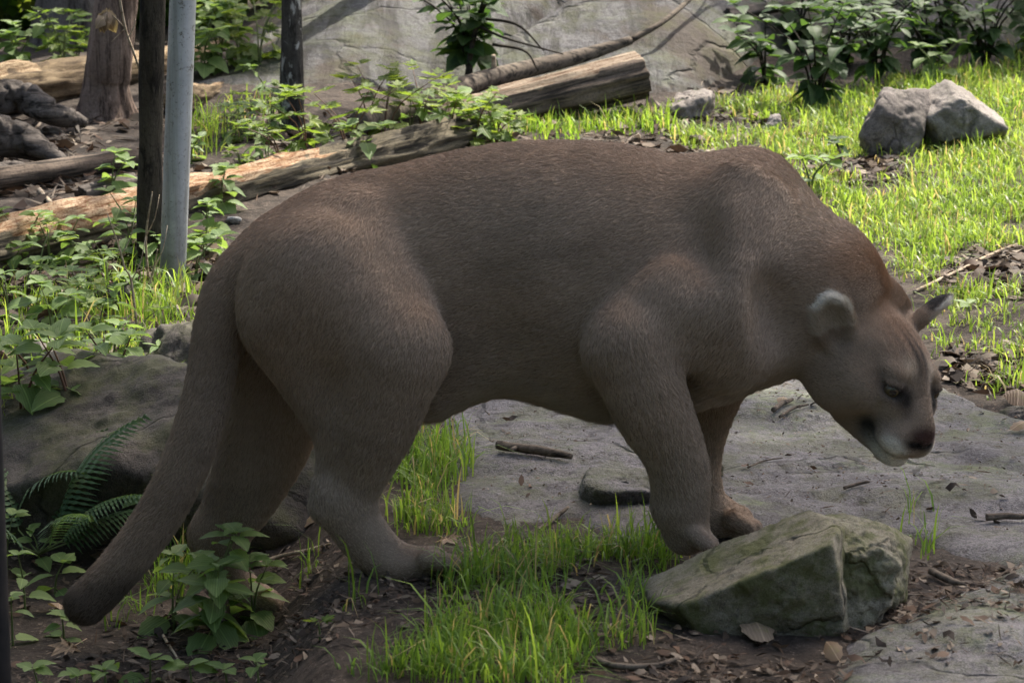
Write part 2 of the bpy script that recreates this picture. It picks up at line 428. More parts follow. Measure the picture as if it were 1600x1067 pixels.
# ================================================================ wood: logs, branches, trees, posts
def frame_along(P):
    T = np.gradient(P, axis=0); T /= np.linalg.norm(T, axis=1)[:, None] + 1e-12
    N = np.zeros_like(T); up = np.array([0, 0, 1.0]) if abs(T[0, 2]) < 0.9 else np.array([1.0, 0, 0])
    n = up - T[0] * (up @ T[0]); n /= np.linalg.norm(n)
    for i in range(len(T)):
        n = n - T[i] * (n @ T[i]); n /= np.linalg.norm(n); N[i] = n
    return T, N, np.cross(T, N)

def resample(P, R, n):
    P = np.asarray(P, float); R = np.asarray(R, float)
    e = np.concatenate([[2 * P[0] - P[1]], P, [2 * P[-1] - P[-2]]]); er = np.concatenate([[R[0]], R, [R[-1]]])
    m = len(P) - 1; out = []; rr = []
    for u in np.linspace(0, m, n):
        i = min(int(u), m - 1); t = u - i
        p0, p1, p2, p3 = e[i:i + 4]
        out.append(0.5 * (2 * p1 + (p2 - p0) * t + (2 * p0 - 5 * p1 + 4 * p2 - p3) * t * t + (3 * p1 - p0 - 3 * p2 + p3) * t ** 3))
        rr.append(R[i] * (1 - t) + R[i + 1] * t)
    return np.array(out), np.array(rr)

def tube_geo(P, R, n=12, sides=8, cap=True, base=0):
    P, R = resample(P, R, n); T, N, B = frame_along(P)
    a = np.linspace(0, 2 * math.pi, sides, endpoint=False)
    V = P[:, None] + R[:, None, None] * (np.cos(a)[None, :, None] * N[:, None] + np.sin(a)[None, :, None] * B[:, None])
    i = np.arange(n * sides).reshape(n, sides); j = np.roll(i, -1, 1)
    F = np.stack([i[:-1], j[:-1], j[1:], i[1:]], -1).reshape(-1, 4) + base
    V = V.reshape(-1, 3); T3 = np.zeros((0, 3), int)
    if cap:
        V = np.concatenate([V, P[:1], P[-1:]]); c0, c1 = n * sides, n * sides + 1
        T3 = np.concatenate([np.stack([j[0], i[0], np.full(sides, c0)], 1), np.stack([i[-1], j[-1], np.full(sides, c1)], 1)]) + base
    return V, F, T3

class Geo:
    def __init__(s): s.v = []; s.q = []; s.t = []; s.n = 0
    def tube(s, P, R, n=12, sides=8):
        V, F, T = tube_geo(P, R, n, sides, True, s.n); s.v.append(V); s.q.append(F); s.t.append(T); s.n += len(V)
    def mesh(s, name):
        return mesh_np(name, np.concatenate(s.v), [np.concatenate(s.q), np.concatenate(s.t)])

def bark_mat(name, a, b, groove=(0.02, 0.017, 0.014), st=9.0, sc=26.0, rough=0.9, bumpd=0.006, wood=None, flake=0):
    """bark that runs along local X; an attribute 'wood' blends to bare wood"""
    t = NT(name); o = t.coords('Object', (1.0 / st * 4, 4, 4)); o2 = t.coords('Object', (1, 1, 1))
    g1 = t.noise(o, sc * 0.5, 8, 0.65, 0.4); g2 = t.noise(o, sc * 1.6, 5, 0.7); f = t.noise(o2, 130, 5, 0.7); bg = t.noise(o2, 5, 4, 0.6)
    c = t.mix(t.ramp(bg, [(0.35, 0), (0.65, 1)]), a, b)
    c = t.mix(t.ramp(g1, [(0.40, 0.95), (0.52, 0)]), c, groove)
    c = t.mix(t.ramp(g2, [(0.55, 0), (0.7, 0.6)]), c, tuple(min(1, v * 1.6) for v in b))
    c = t.mix(t.ramp(f, [(0.35, 0.5), (0.5, 0)]), c, groove)
    if flake: c = t.mix(t.ramp(t.noise(t.coords('Object', (.5, 1, 1)), 30, 6, 0.7, 0.6), [(0.56, 0), (0.62, flake)]), c, (0.42, 0.41, 0.38))
    if wood is not None:
        wc = t.mix(t.ramp(g1, [(0.36, 0), (0.6, 1)]), wood[0], wood[1])
        wc = t.mix(t.ramp(g2, [(0.38, 0.95), (0.52, 0)]), wc, wood[2]); wc = t.mix(t.ramp(f, [(0.36, 0.7), (0.5, 0)]), wc, wood[2])
        at_ = t.attr('wood').outputs['Fac']
        edge = t.math('ADD', at_, t.math('MULTIPLY', t.math('SUBTRACT', t.noise(o2, 22, 5, 0.7), 0.5), 0.9))
        c = t.mix(t.ramp(edge, [(0.42, 0), (0.56, 1)]), c, wc)
    h = t.math('ADD', g1, t.math('ADD', t.math('MULTIPLY', g2, 0.5), t.math('MULTIPLY', f, 0.2)))
    t.principled(c, rough, t.bump(h, 1.0, bumpd), spec=0.2)
    return t.m

M_ROT = bark_mat('rotten_log', (0.085, 0.072, 0.048), (0.15, 0.125, 0.085), wood=((0.24, 0.135, 0.062), (0.40, 0.30, 0.20), (0.12, 0.045, 0.016)))
M_LOG = bark_mat('weathered_log', (0.075, 0.055, 0.042), (0.17, 0.13, 0.10), st=16, wood=((0.22, 0.16, 0.11), (0.33, 0.27, 0.2), (0.09, 0.05, 0.03)))
M_FARLOG = bark_mat('far_log', (0.085, 0.058, 0.034), (0.16, 0.118, 0.07), (0.035, 0.022, 0.012), wood=((0.24, 0.17, 0.10), (0.36, 0.28, 0.18), (0.09, 0.05, 0.025)))
M_GREYWOOD = bark_mat('grey_driftwood', (0.085, 0.070, 0.060), (0.165, 0.140, 0.122), st=16)
M_TWIG = bark_mat('twig', (0.09, 0.07, 0.055), (0.16, 0.13, 0.10), bumpd=0.002)
M_PALETWIG = bark_mat('pale_twig', (0.34, 0.27, 0.19), (0.48, 0.40, 0.30), (0.16, 0.11, 0.07), bumpd=0.001)
M_DARKBARK = bark_mat('dark_bark', (0.032, 0.027, 0.020), (0.060, 0.052, 0.038), (0.012, 0.010, 0.008), st=4)
M_REDBARK = bark_mat('reddish_bark', (0.16, 0.11, 0.085), (0.26, 0.19, 0.15), (0.05, 0.033, 0.025), st=10, sc=18, bumpd=0.02)
M_GREYBARK = bark_mat('grey_bark', (0.13, 0.11, 0.10), (0.21, 0.185, 0.165), (0.04, 0.033, 0.03), st=14, sc=12, bumpd=0.03)

def log_obj(name, p0, p1, r0, r1, mat, label, seed=0, n=150, sides=44, rough=0.10, sag=0.0, woodfn=None, cat='log', bend=(0, 0, 0), rings=True, hollow=0.25, group=None):
    """a trunk lying from p0 to p1, built along local X"""
    p0, p1 = np.array(p0, float), np.array(p1, float); L = np.linalg.norm(p1 - p0)
    u = np.linspace(0, 1, n); a = np.linspace(0, 2 * math.pi, sides, endpoint=False)
    U, A = np.meshgrid(u, a, indexing='ij')
    R = r0 + (r1 - r0) * U
    q = np.stack([U * L * 2.2, np.cos(A) * 1.4 + seed, np.sin(A) * 1.4], -1)
    q2 = np.stack([U * L * 5, np.cos(A) * 7 + seed, np.sin(A) * 7], -1)
    R = R * (1 + rough * 1.6 * fbm(q, 3, seed) + rough * 0.9 * fbm(q2, 3, seed + 3) - rough * 0.9 * smooth(0.15, 0.0, np.abs(fbm(q2 * np.array([.5, 1, 1]), 2, seed + 4))))
    ridge = np.abs(fbm(np.stack([U * L * 1.6 + .35 * np.sin(A * 2), np.cos(A) * 4.2 + seed, np.sin(A) * 4.2], -1), 3, seed + 11)); R = R * (1 + rough * 1.5 * (smooth(0, .35, ridge) - .7))
    cx = np.stack([U * L, bend[1] * np.sin(U * math.pi), bend[2] * np.sin(U * math.pi)], -1)
    endw = 0.5 * r0 * fbm(np.stack([np.cos(A) * 2, np.sin(A) * 2, U * 0 + seed], -1), 2, seed + 6) * (smooth(0.06, 0, U) - smooth(0.94, 1, U) * (0.25 if rings else 1))
    V = cx + np.stack([endw, R * np.cos(A), R * np.sin(A)], -1)
    V = V.reshape(-1, 3); i = np.arange(n * sides).reshape(n, sides); j = np.roll(i, -1, 1)
    F = [np.stack([i[:-1], j[:-1], j[1:], i[1:]], -1).reshape(-1, 4)]
    W = np.zeros(n * sides) if woodfn is None else np.ravel(woodfn(U, A, seed))
    # end faces: two inner rings, slightly sunken
    for row, flip, rr in ((0, True, r0), (n - 1, False, r1)):
        ring = V[i[row]]; c = ring.mean(0); prev = i[row]
        for s in (0.78, 0.35):
            k = len(V); V = np.concatenate([V, c + (ring - c) * s + np.array([(1 if flip else -1) * rr * hollow * (1 - s), 0, 0]) + RNG.normal(0, rr * 0.03, ring.shape)])
            cur = np.arange(k, k + sides); f = np.stack([prev, np.roll(prev, -1), np.roll(cur, -1), cur], -1)
            F.append(f[:, ::-1] if flip else f); prev = cur
        V = np.concatenate([V, [c + np.array([(1 if flip else -1) * rr * hollow, 0, 0])]]); k = len(V) - 1
        f = np.stack([prev, np.roll(prev, -1), np.full(sides, k)], -1); F.append(f[:, ::-1] if flip else f)
    W = np.concatenate([W, np.ones(len(V) - len(W))])
    f4 = np.concatenate([f for f in F if f.shape[1] == 4]); f3 = np.concatenate([f for f in F if f.shape[1] == 3])
    me = mesh_np(name, V, [f4, f3]); at_ = me.attributes.new('wood', 'FLOAT', 'POINT'); at_.data.foreach_set('value', W.astype(np.float32))
    d = Vector(p1 - p0).normalized(); o = link(name, me, mat, None, tuple(p0))
    o.rotation_euler = d.to_track_quat('X', 'Z').to_euler()
    return tag(o, label, cat, group)

def top_rot(amount, c0=0.0):
    return lambda U, A, s: smooth(1 - amount, 1.1 - amount * 0.6, np.cos(A - math.pi / 2) + 0.55 * fbm(np.stack([U * 9 + s, np.cos(A), np.sin(A)], -1), 3, s + 8) + c0 * np.sin(U * 5))

def gpt(px, py, up=0.0, back=0.0):
    g = ground_hit(px, py); return g + np.array([0, back, up])

# the long rotten log that runs behind the animal
a = gpt(-150, 472, 0.056, .05); b = gpt(735, 236, 0.045, .05)
log_obj('rotten_log', a, b, 0.066, 0.05, M_ROT, 'long decayed log with bare orange rotten wood along its top', 5, n=260, woodfn=top_rot(0.30, .45), rough=0.17)
# sawn log resting on its end
p0 = at(620, 212, 4.25); p1 = at(1003, 118, 4.5)
log_obj('sawn_log', p0, p1, 0.062, 0.072, M_LOG, 'thick grey brown log with a sawn end, raised on the slope', 9, n=200, rough=0.09, woodfn=top_rot(0.35))
def zo(px, py, up=0.0):                            # a point on the bare hillside
    g = ground_hit(px, py, off=0.06); return np.array([g[0], g[1], g[2] + 0.06 + up])
# thin trunk behind it that ends in a bare branch
t = thing('fallen_branch', 'thin fallen trunk behind the sawn log, ending in a bare forked branch', 'branch', tuple(zo(560, 205, .02)))
o0 = np.array(t.location); gg = Geo()
gg.tube([q - o0 for q in (zo(560, 205, .02), zo(640, 176, .02), zo(760, 138, .025), zo(900, 100, .02), zo(985, 80, .03))], [.03, .032, .03, .024, .014], 50, 14)
link('trunk', gg.mesh('fallen_trunk'), M_TWIG, t)
gg = Geo()
gg.tube([q - o0 for q in (zo(985, 80, .03), zo(1040, 62, .06), zo(1090, 38, .10), zo(1150, 8, .15), zo(1215, -20, .22))], [.011, .009, .008, .006, .004], 30, 8)
gg.tube([q - o0 for q in (zo(1090, 38, .10), zo(1120, 15, .15), zo(1135, -10, .2))], [.006, .004, .002], 10, 6)
link('branch', gg.mesh('bare_branch'), M_TWIG, t)
gg = Geo(); gg.tube([q - o0 for q in (zo(772, 136, .02), zo(772, 136, .06), zo(771, 136, .095))], [.009, .008, .006], 8, 8)
link('branch_stub', gg.mesh('branch_stub'), M_PALETWIG, t)
# small split log on the slope
log_obj('split_log', zo(1136, 30) + [0, 0, .012], zo(1262, 12) + [0, 0, .012], 0.021, 0.017, M_GREYWOOD, 'short grey split log lying on the rock slope', 13, n=60, sides=18, rough=0.18)
# far logs beyond the trees
log_obj('far_log', gpt(-60, 210, 0.075, .2), at(418, 86, 5.6), 0.078, 0.068, M_FARLOG, 'big yellowish log with cracked bark behind the leaning tree', 17, rough=0.13, n=200, woodfn=top_rot(0.25), rings=False)
log_obj('far_log', gpt(270, 192, 0.04, .1), at(408, 138, 5.2), 0.045, 0.036, M_FARLOG, 'shorter broken log under the big yellowish log', 19, rough=0.18, n=90, woodfn=top_rot(0.3), rings=False)
log_obj('branch_log', gpt(-70, 312, 0.026, .05), gpt(212, 268, 0.03, .05), 0.032, 0.026, M_LOG, 'smooth brown branch lying between the grey roots and rotten log', 23, n=100, sides=24, rough=0.06)
log_obj('broken_branch', gpt(128, 318, 0.02), gpt(208, 296, 0.02), 0.02, 0.026, M_GREYWOOD, 'short dark stub of wood beside the dark sapling', 25, n=60, sides=20, rough=0.2)
# grey weathered roots
for pts, r, lab in ((((-40, 212, .10), (30, 205, .10), (85, 210, .06), (135, 205, .02)), (.05, .045, .034, .012), 'weathered grey root reaching toward the leaning tree'),
                    (((-60, 262, .09), (15, 258, .075), (60, 262, .05), (112, 268, .01)), (.058, .05, .036, .010), 'thick twisted grey root above the fallen brown branch'),
                    (((-30, 292, .03), (20, 285, .03), (60, 286, .025), (95, 280, .01)), (.03, .026, .02, .008), 'thin grey root just behind the fallen brown branch')):
    t = thing('weathered_root', lab, 'root', tuple(gpt(*pts[0])), group='weathered grey roots by the frame edge'); o0 = np.array(t.location)
    P = [gpt(*q) - o0 for q in pts]; V, F, T3 = tube_geo(P, r, 70, 26)
    nn = fbm(V * np.array([5., 14, 26]), 4, int(r[0] * 1000)); cen = resample(P, r, 70)[0]
    idx = np.minimum(np.arange(len(V)) // 26, 69); rad = V - cen[idx]
    V = V + rad * (0.40 * nn - 0.25 * smooth(0.12, 0, np.abs(fbm(V * 16, 3, 4))))[:, None]
    link('wood', mesh_np('weathered_root', V, [F, T3]), M_GREYWOOD, t)

# --- sticks on the ground
def stick(name, pts, r, mat, label, group=None, lift=0.004, forks=()):
    P = []
    for (x, y) in pts:
        g = ground_hit(x, y); P.append(np.array([g[0], g[1], surf(g[0], g[1]) + lift + r]))
    o0 = P[0].copy(); gg = Geo(); gg.tube([p - o0 for p in P], [r] * (len(P) - 1) + [r * .6], 16, 9)
    for i, d, l in forks: gg.tube([P[i] - o0, P[i] - o0 + np.array(d) * l], [r * .7, r * .4], 4, 7)
    me = gg.mesh(name); co = np.array([v.co for v in me.vertices]); co += 0.25 * r * np.stack([fbm(co * 60, 2, k) for k in (1, 2, 3)], 1)
    me.vertices.foreach_set('co', co.astype(np.float32).ravel()); me.update()
    o = link(name, me, mat, None, tuple(o0)); return tag(o, label, 'stick', group)
stick('stick', [(778, 733), (810, 738), (850, 744), (893, 748)], .0085, M_TWIG, 'short thick brown stick lying on bedrock below the belly', forks=((1, (-.5, -.6, .0), .03),))
stick('stick', [(390, 893), (440, 876), (478, 867), (516, 857)], .0035, M_PALETWIG, 'pale straw coloured stick between the hind legs')
stick('stick', [(1208, 672), (1222, 664), (1238, 655)], .005, M_TWIG, 'dark bark chip on bedrock under the throat')
stick('stick', [(1218, 678), (1240, 668), (1262, 661)], .003, M_TWIG, 'thin twig beside the bark chip under the throat')
stick('stick', [(1318, 790), (1340, 787), (1358, 788)], .003, M_TWIG, 'small dark twig on bedrock behind the mossy rock')
stick('stick', [(1168, 760), (1195, 752), (1222, 749)], .0016, M_TWIG, 'hair thin twig on bedrock beyond the planted forepaw')
stick('stick', [(1428, 462), (1500, 428), (1560, 398), (1640, 372)], .004, M_PALETWIG, 'long pale twig in the dark patch of the lawn')
stick('stick', [(1455, 902), (1480, 915), (1508, 924)], .006, M_TWIG, 'dark bark strip in the litter beside the mossy rock')
stick('stick', [(930, 1040), (965, 1052), (1020, 1050), (1060, 1040)], .005, M_TWIG, 'curved brown root in the litter below the mossy rock')
stick('stick', [(1540, 832), (1570, 829), (1612, 832)], .006, M_TWIG, 'dark bark flake at the edge of the bedrock')
stick('stick', [(840, 838), (858, 825), (872, 812), (888, 806)], .004, M_TWIG, 'crooked dark twig among the grass behind the hind paw')
stick('stick', [(240, 975), (262, 1010), (280, 1040)], .0025, M_PALETWIG, 'dry straw leaning in the dark soil below the tail')
stick('stick', [(58, 300), (78, 322), (98, 345)], .006, M_PALETWIG, 'pale broken twig in front of the brown branch')

# ================================================================ posts
t = thing('metal_pole', 'smooth grey galvanised fence pole standing beside the dark sapling', 'pole', tuple(gpt(264, 446, -.02)))
o0 = np.array(t.location); top = np.array([o0[0] + 0.155, o0[1] + .02, 2.5])
pm = NT('galvanised_steel'); w = pm.coords('Object'); f = pm.noise(w, 16, 6, 0.7, 0.3); f2 = pm.noise(w, 150, 4, 0.7)
zz = pm.n('SeparateXYZ'); pm.l(w, zz.inputs[0])
pc = pm.mix(pm.ramp(f, [(0.3, 0), (0.7, 1)]), (0.36, 0.385, 0.40), (0.50, 0.525, 0.54)); pc = pm.mix(pm.ramp(f2, [(0.30, 0.8), (0.42, 0)]), pc, (0.10, 0.09, 0.07))
pc = pm.mix(pm.ramp(pm.math('ADD', zz.outputs['Z'], pm.math('MULTIPLY', f, .25)), [(0.14, 0.75), (0.34, 0.0)]), pc, (0.11, 0.105, 0.085))
sv = pm.noise(pm.coords('Object', (60, 60, 2.2)), 1.0, 5, 0.65); pc = pm.mix(pm.ramp(sv, [(0.50, 0), (0.68, 0.55)]), pc, (0.20, 0.19, 0.165)); pc = pm.mix(pm.ramp(pm.noise(w, 38, 6, .75), [(0.60, 0), (0.66, .8)]), pc, (0.13, 0.115, 0.09))
pm.principled(pc, 0.45, pm.bump(f2, 0.15, .001), metallic=0.35, spec=0.5)
gg = Geo(); gg.tube([[0, 0, -.1], (top - o0) * .5, top - o0], [.0282] * 3, 40, 36); link('tube', gg.mesh('pole_tube'), pm.m, t)
gg = Geo(); gg.tube([top - o0, top - o0 + [0.0, 0, .012], top - o0 + [0.001, 0, .02]], [.0305, .0305, .022], 8, 28); link('cap', gg.mesh('pole_cap'), pm.m, t)
t = thing('metal_pole', 'distant thin grey pole behind the far log', 'pole', tuple(gpt(206, 130, 0, .6))); o0 = np.array(t.location)
gg = Geo(); gg.tube([[0, 0, -.1], [0.0, 0, 1.2], [.01, 0, 2.6]], [.018] * 3, 12, 16); link('tube', gg.mesh('far_pole'), pm.m, t)
gg = Geo(); gg.tube([[.01, 0, 2.6], [.01, 0, 2.61], [.01, 0, 2.62]], [.02, .02, .012], 6, 16); link('cap', gg.mesh('far_pole_cap'), pm.m, t)
# dark frame post at the edge of the viewing opening
t = thing('frame_post', 'dark narrow upright post at the frame edge beside the fern', 'post', (float(at(6, 700, -.75)[0]) - .019, -.75, float(HG(-.8, -.75))))
km = NT('dark_painted_steel'); km.principled(km.mix(km.ramp(km.noise(km.coords('Object'), 30, 5), [(0.4, 0), (0.6, 1)]), (0.012, 0.012, 0.014), (0.025, 0.022, 0.022)), 0.5)
gg = Geo(); gg.tube([[0, 0, -.05], [-.002, 0, 1.1], [-.004, 0, 2.3]], [.019] * 3, 10, 20); link('tube', gg.mesh('frame_post'), km.m, t)
gg = Geo(); gg.tube([[0, 0, -.03], [0, 0, .004], [0, 0, .01]], [.04, .04, .03], 6, 20); link('base_plate', gg.mesh('frame_base'), km.m, t)

# ================================================================ trees
LEAFT = {}
def leaf_cloud(name, C, R, n, size, seed, mat, clump=0.35):
    """a crown: many small bent leaves gathered in clumps inside ellipsoids"""
    rg = np.random.default_rng(seed); pts = []
    for c, r, m in zip(C, R, n):
        nc = max(6, m // 45); u = rg.normal(size=(nc, 3)); u /= np.linalg.norm(u, axis=1)[:, None]
        cc = np.array(c) + u * np.array(r) * rg.uniform(0.25, 1, (nc, 1)) ** 0.5
        k = rg.integers(0, nc, m); pts.append(cc[k] + rg.normal(0, 1, (m, 3)) * np.array(r).mean() * clump * 0.42)
    P = np.concatenate(pts); N = len(P)
    d = rg.normal(size=(N, 3)) + [0, 0, -.3]; d /= np.linalg.norm(d, axis=1)[:, None]
    w = np.cross(d, rg.normal(size=(N, 3)) * .8 + [0, 0, 1.0]); w /= np.linalg.norm(w, axis=1)[:, None] + 1e-9
    nn = np.cross(d, w); s = size * rg.uniform(0.6, 1.25, N)[:, None]
    V = np.stack([P, P + d * s * .5 + w * s * .32, P + d * s * .45 + nn * s * -.08, P + d * s * .5 - w * s * .32, P + d * s], 1).reshape(-1, 3)
    b = np.arange(N)[:, None] * 5
    F = np.concatenate([b + [0, 1, 2], b + [1, 4, 2], b + [4, 3, 2], b + [3, 0, 2]])
    me = mesh_np(name, V, F); col = np.repeat(rg.uniform(0.6, 1.25, (N, 1)) * np.array([[.055, .095, .022]]) * (1 + rg.normal(0, .12, (N, 3))), 5, 0)
    vcol(me, np.clip(col, .005, 1)); me.materials.append(mat); return me

lm = NT('crown_leaves'); lm.leafy(lm.attr('col').outputs['Color'], 0.42, 0.5, tcol=lm.mix(1.0, lm.attr('col').outputs['Color'], (1.9, 2.0, 1.0), 'MULTIPLY')); M_CROWN = lm.m

def tree(name, label, P, R, mat, crown, size=0.10, seed=0, sides=20, group=None, flare=None, patches=None, limbs=5):
    t = thing(name, label, 'tree', tuple(P[0]), group=group); o0 = np.array(P[0]); gg = Geo(); rg = np.random.default_rng(seed)
    P = [np.array(p, float) - o0 for p in P]
    n = 110; V, F, T3 = tube_geo(P, R, n, sides * 2)
    cen, rr = resample(P, R, n); idx = np.minimum(np.arange(len(V)) // (sides * 2), n - 1); rad = V - cen[idx]
    k = 0.22 * fbm(V * np.array([14., 14, 3]) , 3, seed) + 0.12 * fbm(V * np.array([40., 40, 6]), 3, seed + 1)
    if flare: k = k + flare * np.exp(-np.maximum(V[:, 2], 0) / (R[0] * 1.4)) * (0.55 + 0.6 * np.abs(fbm(np.stack([np.arctan2(rad[:, 1], rad[:, 0]) * 1.3, V[:, 2] * 2], -1), 2, seed + 2)) * 2)
    V = V + rad * k[:, None]
    # turn local X up the trunk so that the bark runs with it
    g = link('trunk', mesh_np(name + '_trunk', V[:, [2, 1, 0]] * [1, 1, -1], [F, T3]), mat, t); g.rotation_euler = (0, -math.pi / 2, 0)
    C, RR, NN = crown
    C = [np.array(c, float) - o0 for c in C]
    gg = Geo()
    tipz = P[-1]
    for c, r in zip(C, RR):
        for q in range(limbs):
            e = c + rg.normal(0, .45, 3) * np.array(r); f = rg.uniform(.55, 1.0); s = resample(P, R, 20)[0][int(f * 19)]
            gg.tube([s, s * .4 + e * .6 + rg.normal(0, .12, 3), e], [R[-1] * .8, R[-1] * .45, .006], 8, 7)
    l = link('limbs', gg.mesh(name + '_limbs'), mat, t)
    link('crown', leaf_cloud(name + '_crown', C, RR, NN, size, seed + 5, M_CROWN), None, t)
    return t

# saplings and trees in view; their crowns are overhead
b = gpt(226, 425, -.03, .08)
tree('sapling_tree', 'slim dark barked sapling standing against the grey pole', [b, b + [.025, 0, .7], b + [.045, 0, 1.5], b + [.05, .1, 3.4], b + [0, .2, 4.6]], [.029, .026, .024, .018, .01], M_DARKBARK,
     ([b + [0, .2, 4.4]], [(.9, .9, .8)], [900]), seed=3)
b = gpt(454, 208, -.03, .05)
tree('sapling_tree', 'dark trunk with whitish flaking patches at the foot of the rock', [b, b + [.005, 0, .6], b + [.0, .02, 1.5], b + [-.1, .1, 3.8], b + [-.15, .1, 5.2]], [.032, .03, .028, .02, .01],
     bark_mat('flaking_bark', (0.045, 0.040, 0.034), (0.075, 0.068, 0.06), (0.016, 0.014, 0.012), st=5, wood=None, flake=.9), ([b + [-.1, .1, 4.9]], [(1.0, 1.0, .9)], [1000]), seed=5)
b = gpt(158, 186, -.04, .05)
tree('leaning_tree', 'leaning reddish brown tree with a swollen damaged base', [b, b + [.01, 0, .13], b + [.03, 0, .25], b + [.10, .05, .8], b + [.3, .1, 2.4], b + [.5, .3, 5.5]], [.062, .055, .062, .058, .05, .02], M_REDBARK,
     ([b + [.5, .4, 5.6]], [(1.3, 1.2, 1.1)], [800]), seed=7, flare=0.9)
b = gpt(55, 132, -.05, .9)
tree('forest_tree', 'broad grey trunk rising behind the far log', [b, b + [.0, 0, .5], b + [.02, 0, 1.6], b + [.05, .1, 4.5], b + [.1, .3, 8]], [.115, .105, .1, .08, .03], M_GREYBARK,
     ([b + [0, .3, 7.2]], [(1.7, 1.6, 1.5)], [900]), size=.13, seed=9, flare=0.4)
for i, (px, py, bk, r, lab) in enumerate(((352, 60, 2.6, .05, 'slender grey tree far behind the galvanised pole'), (415, 40, 3.4, .06, 'dim trunk in the wood left of the flaking sapling'),
                            (-40, 80, 2.2, .09, 'grey trunk in the wood past the broad trunk'))):
    b = gpt(px, py, -.05, bk)
    tree('forest_tree', lab, [b, b + [.02, 0, 1], b + [.05, .1, 4], b + [0, .2, 6.5]], [r, r * .92, r * .75, .02], M_GREYBARK, ([b + [0, .2, 6]], [(1.5, 1.5, 1.4)], [600]), size=.13, seed=20 + i)
b = zo(590, 30) + np.array([0, .35, -.05])
tree('forest_tree', 'dark trunk behind the crest of the grey rock', [b, b + [.02, 0, 1], b + [.05, .1, 4], b + [0, .2, 6.5]], [.06, .055, .045, .02], M_DARKBARK, ([b + [0.1, .2, 5.8]], [(1.5, 1.4, 1.2)], [1500]), size=.12, seed=31)

# the taller trees beside the clearing whose crowns shade the animal
KS = SUN_DIR[:2] / SUN_DIR[2]
def over(x, y, z): return np.array([x + KS[0] * z, y + KS[1] * z, z])     # point whose shadow falls on (x, y, 0)
def hgt(x, y): return float(HG(x, y)) - .05
def shade(label, bx, by, spots, seed, size=.11, r=.13):
    b = np.array([bx, by, hgt(bx, by)]); C = [over(x, y, z) for x, y, z, *_ in spots]
    top = np.mean(C, 0)
    tree('canopy_tree', label, [b, b + [.03, .02, 1.2], b * .65 + top * .35 + [0, 0, .6], top], [r, r * .85, r * .6, .03], M_GREYBARK, (C, [s[3] for s in spots], [s[4] for s in spots]), size=size, seed=seed, flare=.4)
shade('tall tree right of the lawn whose dense crown shades the cougar', 5.2, 6.0,
      [(-.75, .1, 9.4, (.7, .75, .5), 2600), (.0, .15, 9.6, (.7, .75, .5), 2800), (.75, .1, 9.4, (.7, .8, .5), 2800), (-1.4, -.2, 9.4, (.6, .7, .4), 1300),
       (0.0, -.85, 9.6, (1.2, .45, .4), 1900), (1.35, -.1, 9.4, (.4, .6, .4), 900)], 41, r=.2)
shade('tall tree on the rocky slope above the leafy bushes', 4.4, 8.6,
      [(1.3, 6.2, 7.5, (.9, .8, .5), 2400), (.35, 5.9, 7.5, (.8, .7, .4), 600), (2.2, 5.6, 7.5, (.9, .8, .5), 1500), (1.15, 5.5, 7.5, (.7, .45, .4), 1500), (-.5, 5.9, 7.8, (.6, .6, .4), 380), (-1.2, 5.0, 8.0, (.6, .5, .4), 350)], 43)
shade('tall tree by the path whose loose crown dapples the logs', -4.2, 4.2,
      [(-.55, 3.9, 5.5, (.5, .45, .4), 420), (-1.1, 2.2, 5.5, (.45, .4, .4), 110), (-1.0, 1.4, 5.2, (.45, .3, .3), 110)], 45)

# unseen bushy trees added behind and beside the viewer to cut low light
for i, (x, y, lab) in enumerate(((-2.9, -1.9, 'unseen bushy tree, added as light block left of the clearing past the frame post'), (-3.6, 1.2, 'unseen bushy tree, added as light block beyond the left end of the rotten log'), (-2.6, -6.8, 'unseen bushy tree, added as light block behind the viewing spot by the fern side'), (0.4, -7.0, 'unseen bushy tree, added as light block straight behind the viewing spot'), (3.6, -6.6, 'unseen bushy tree, added as light block behind the viewing spot by the slab side'))):
    b = np.array([x, y, hgt(x, y)])
    tree('light_block_tree', lab, [b, b + [.03, .02, 1.0], b + [.05, 0, 2.2], b + [0, .1, 4.2]], [.07, .06, .05, .02], M_GREYBARK, ([b + [0, 0, 1.2], b + [.1, 0, 3.2]], [(1.6, 1.2, 1.1), (1.7, 1.3, 1.4)], [2300, 2600]), size=.17, seed=60 + i, flare=.4)
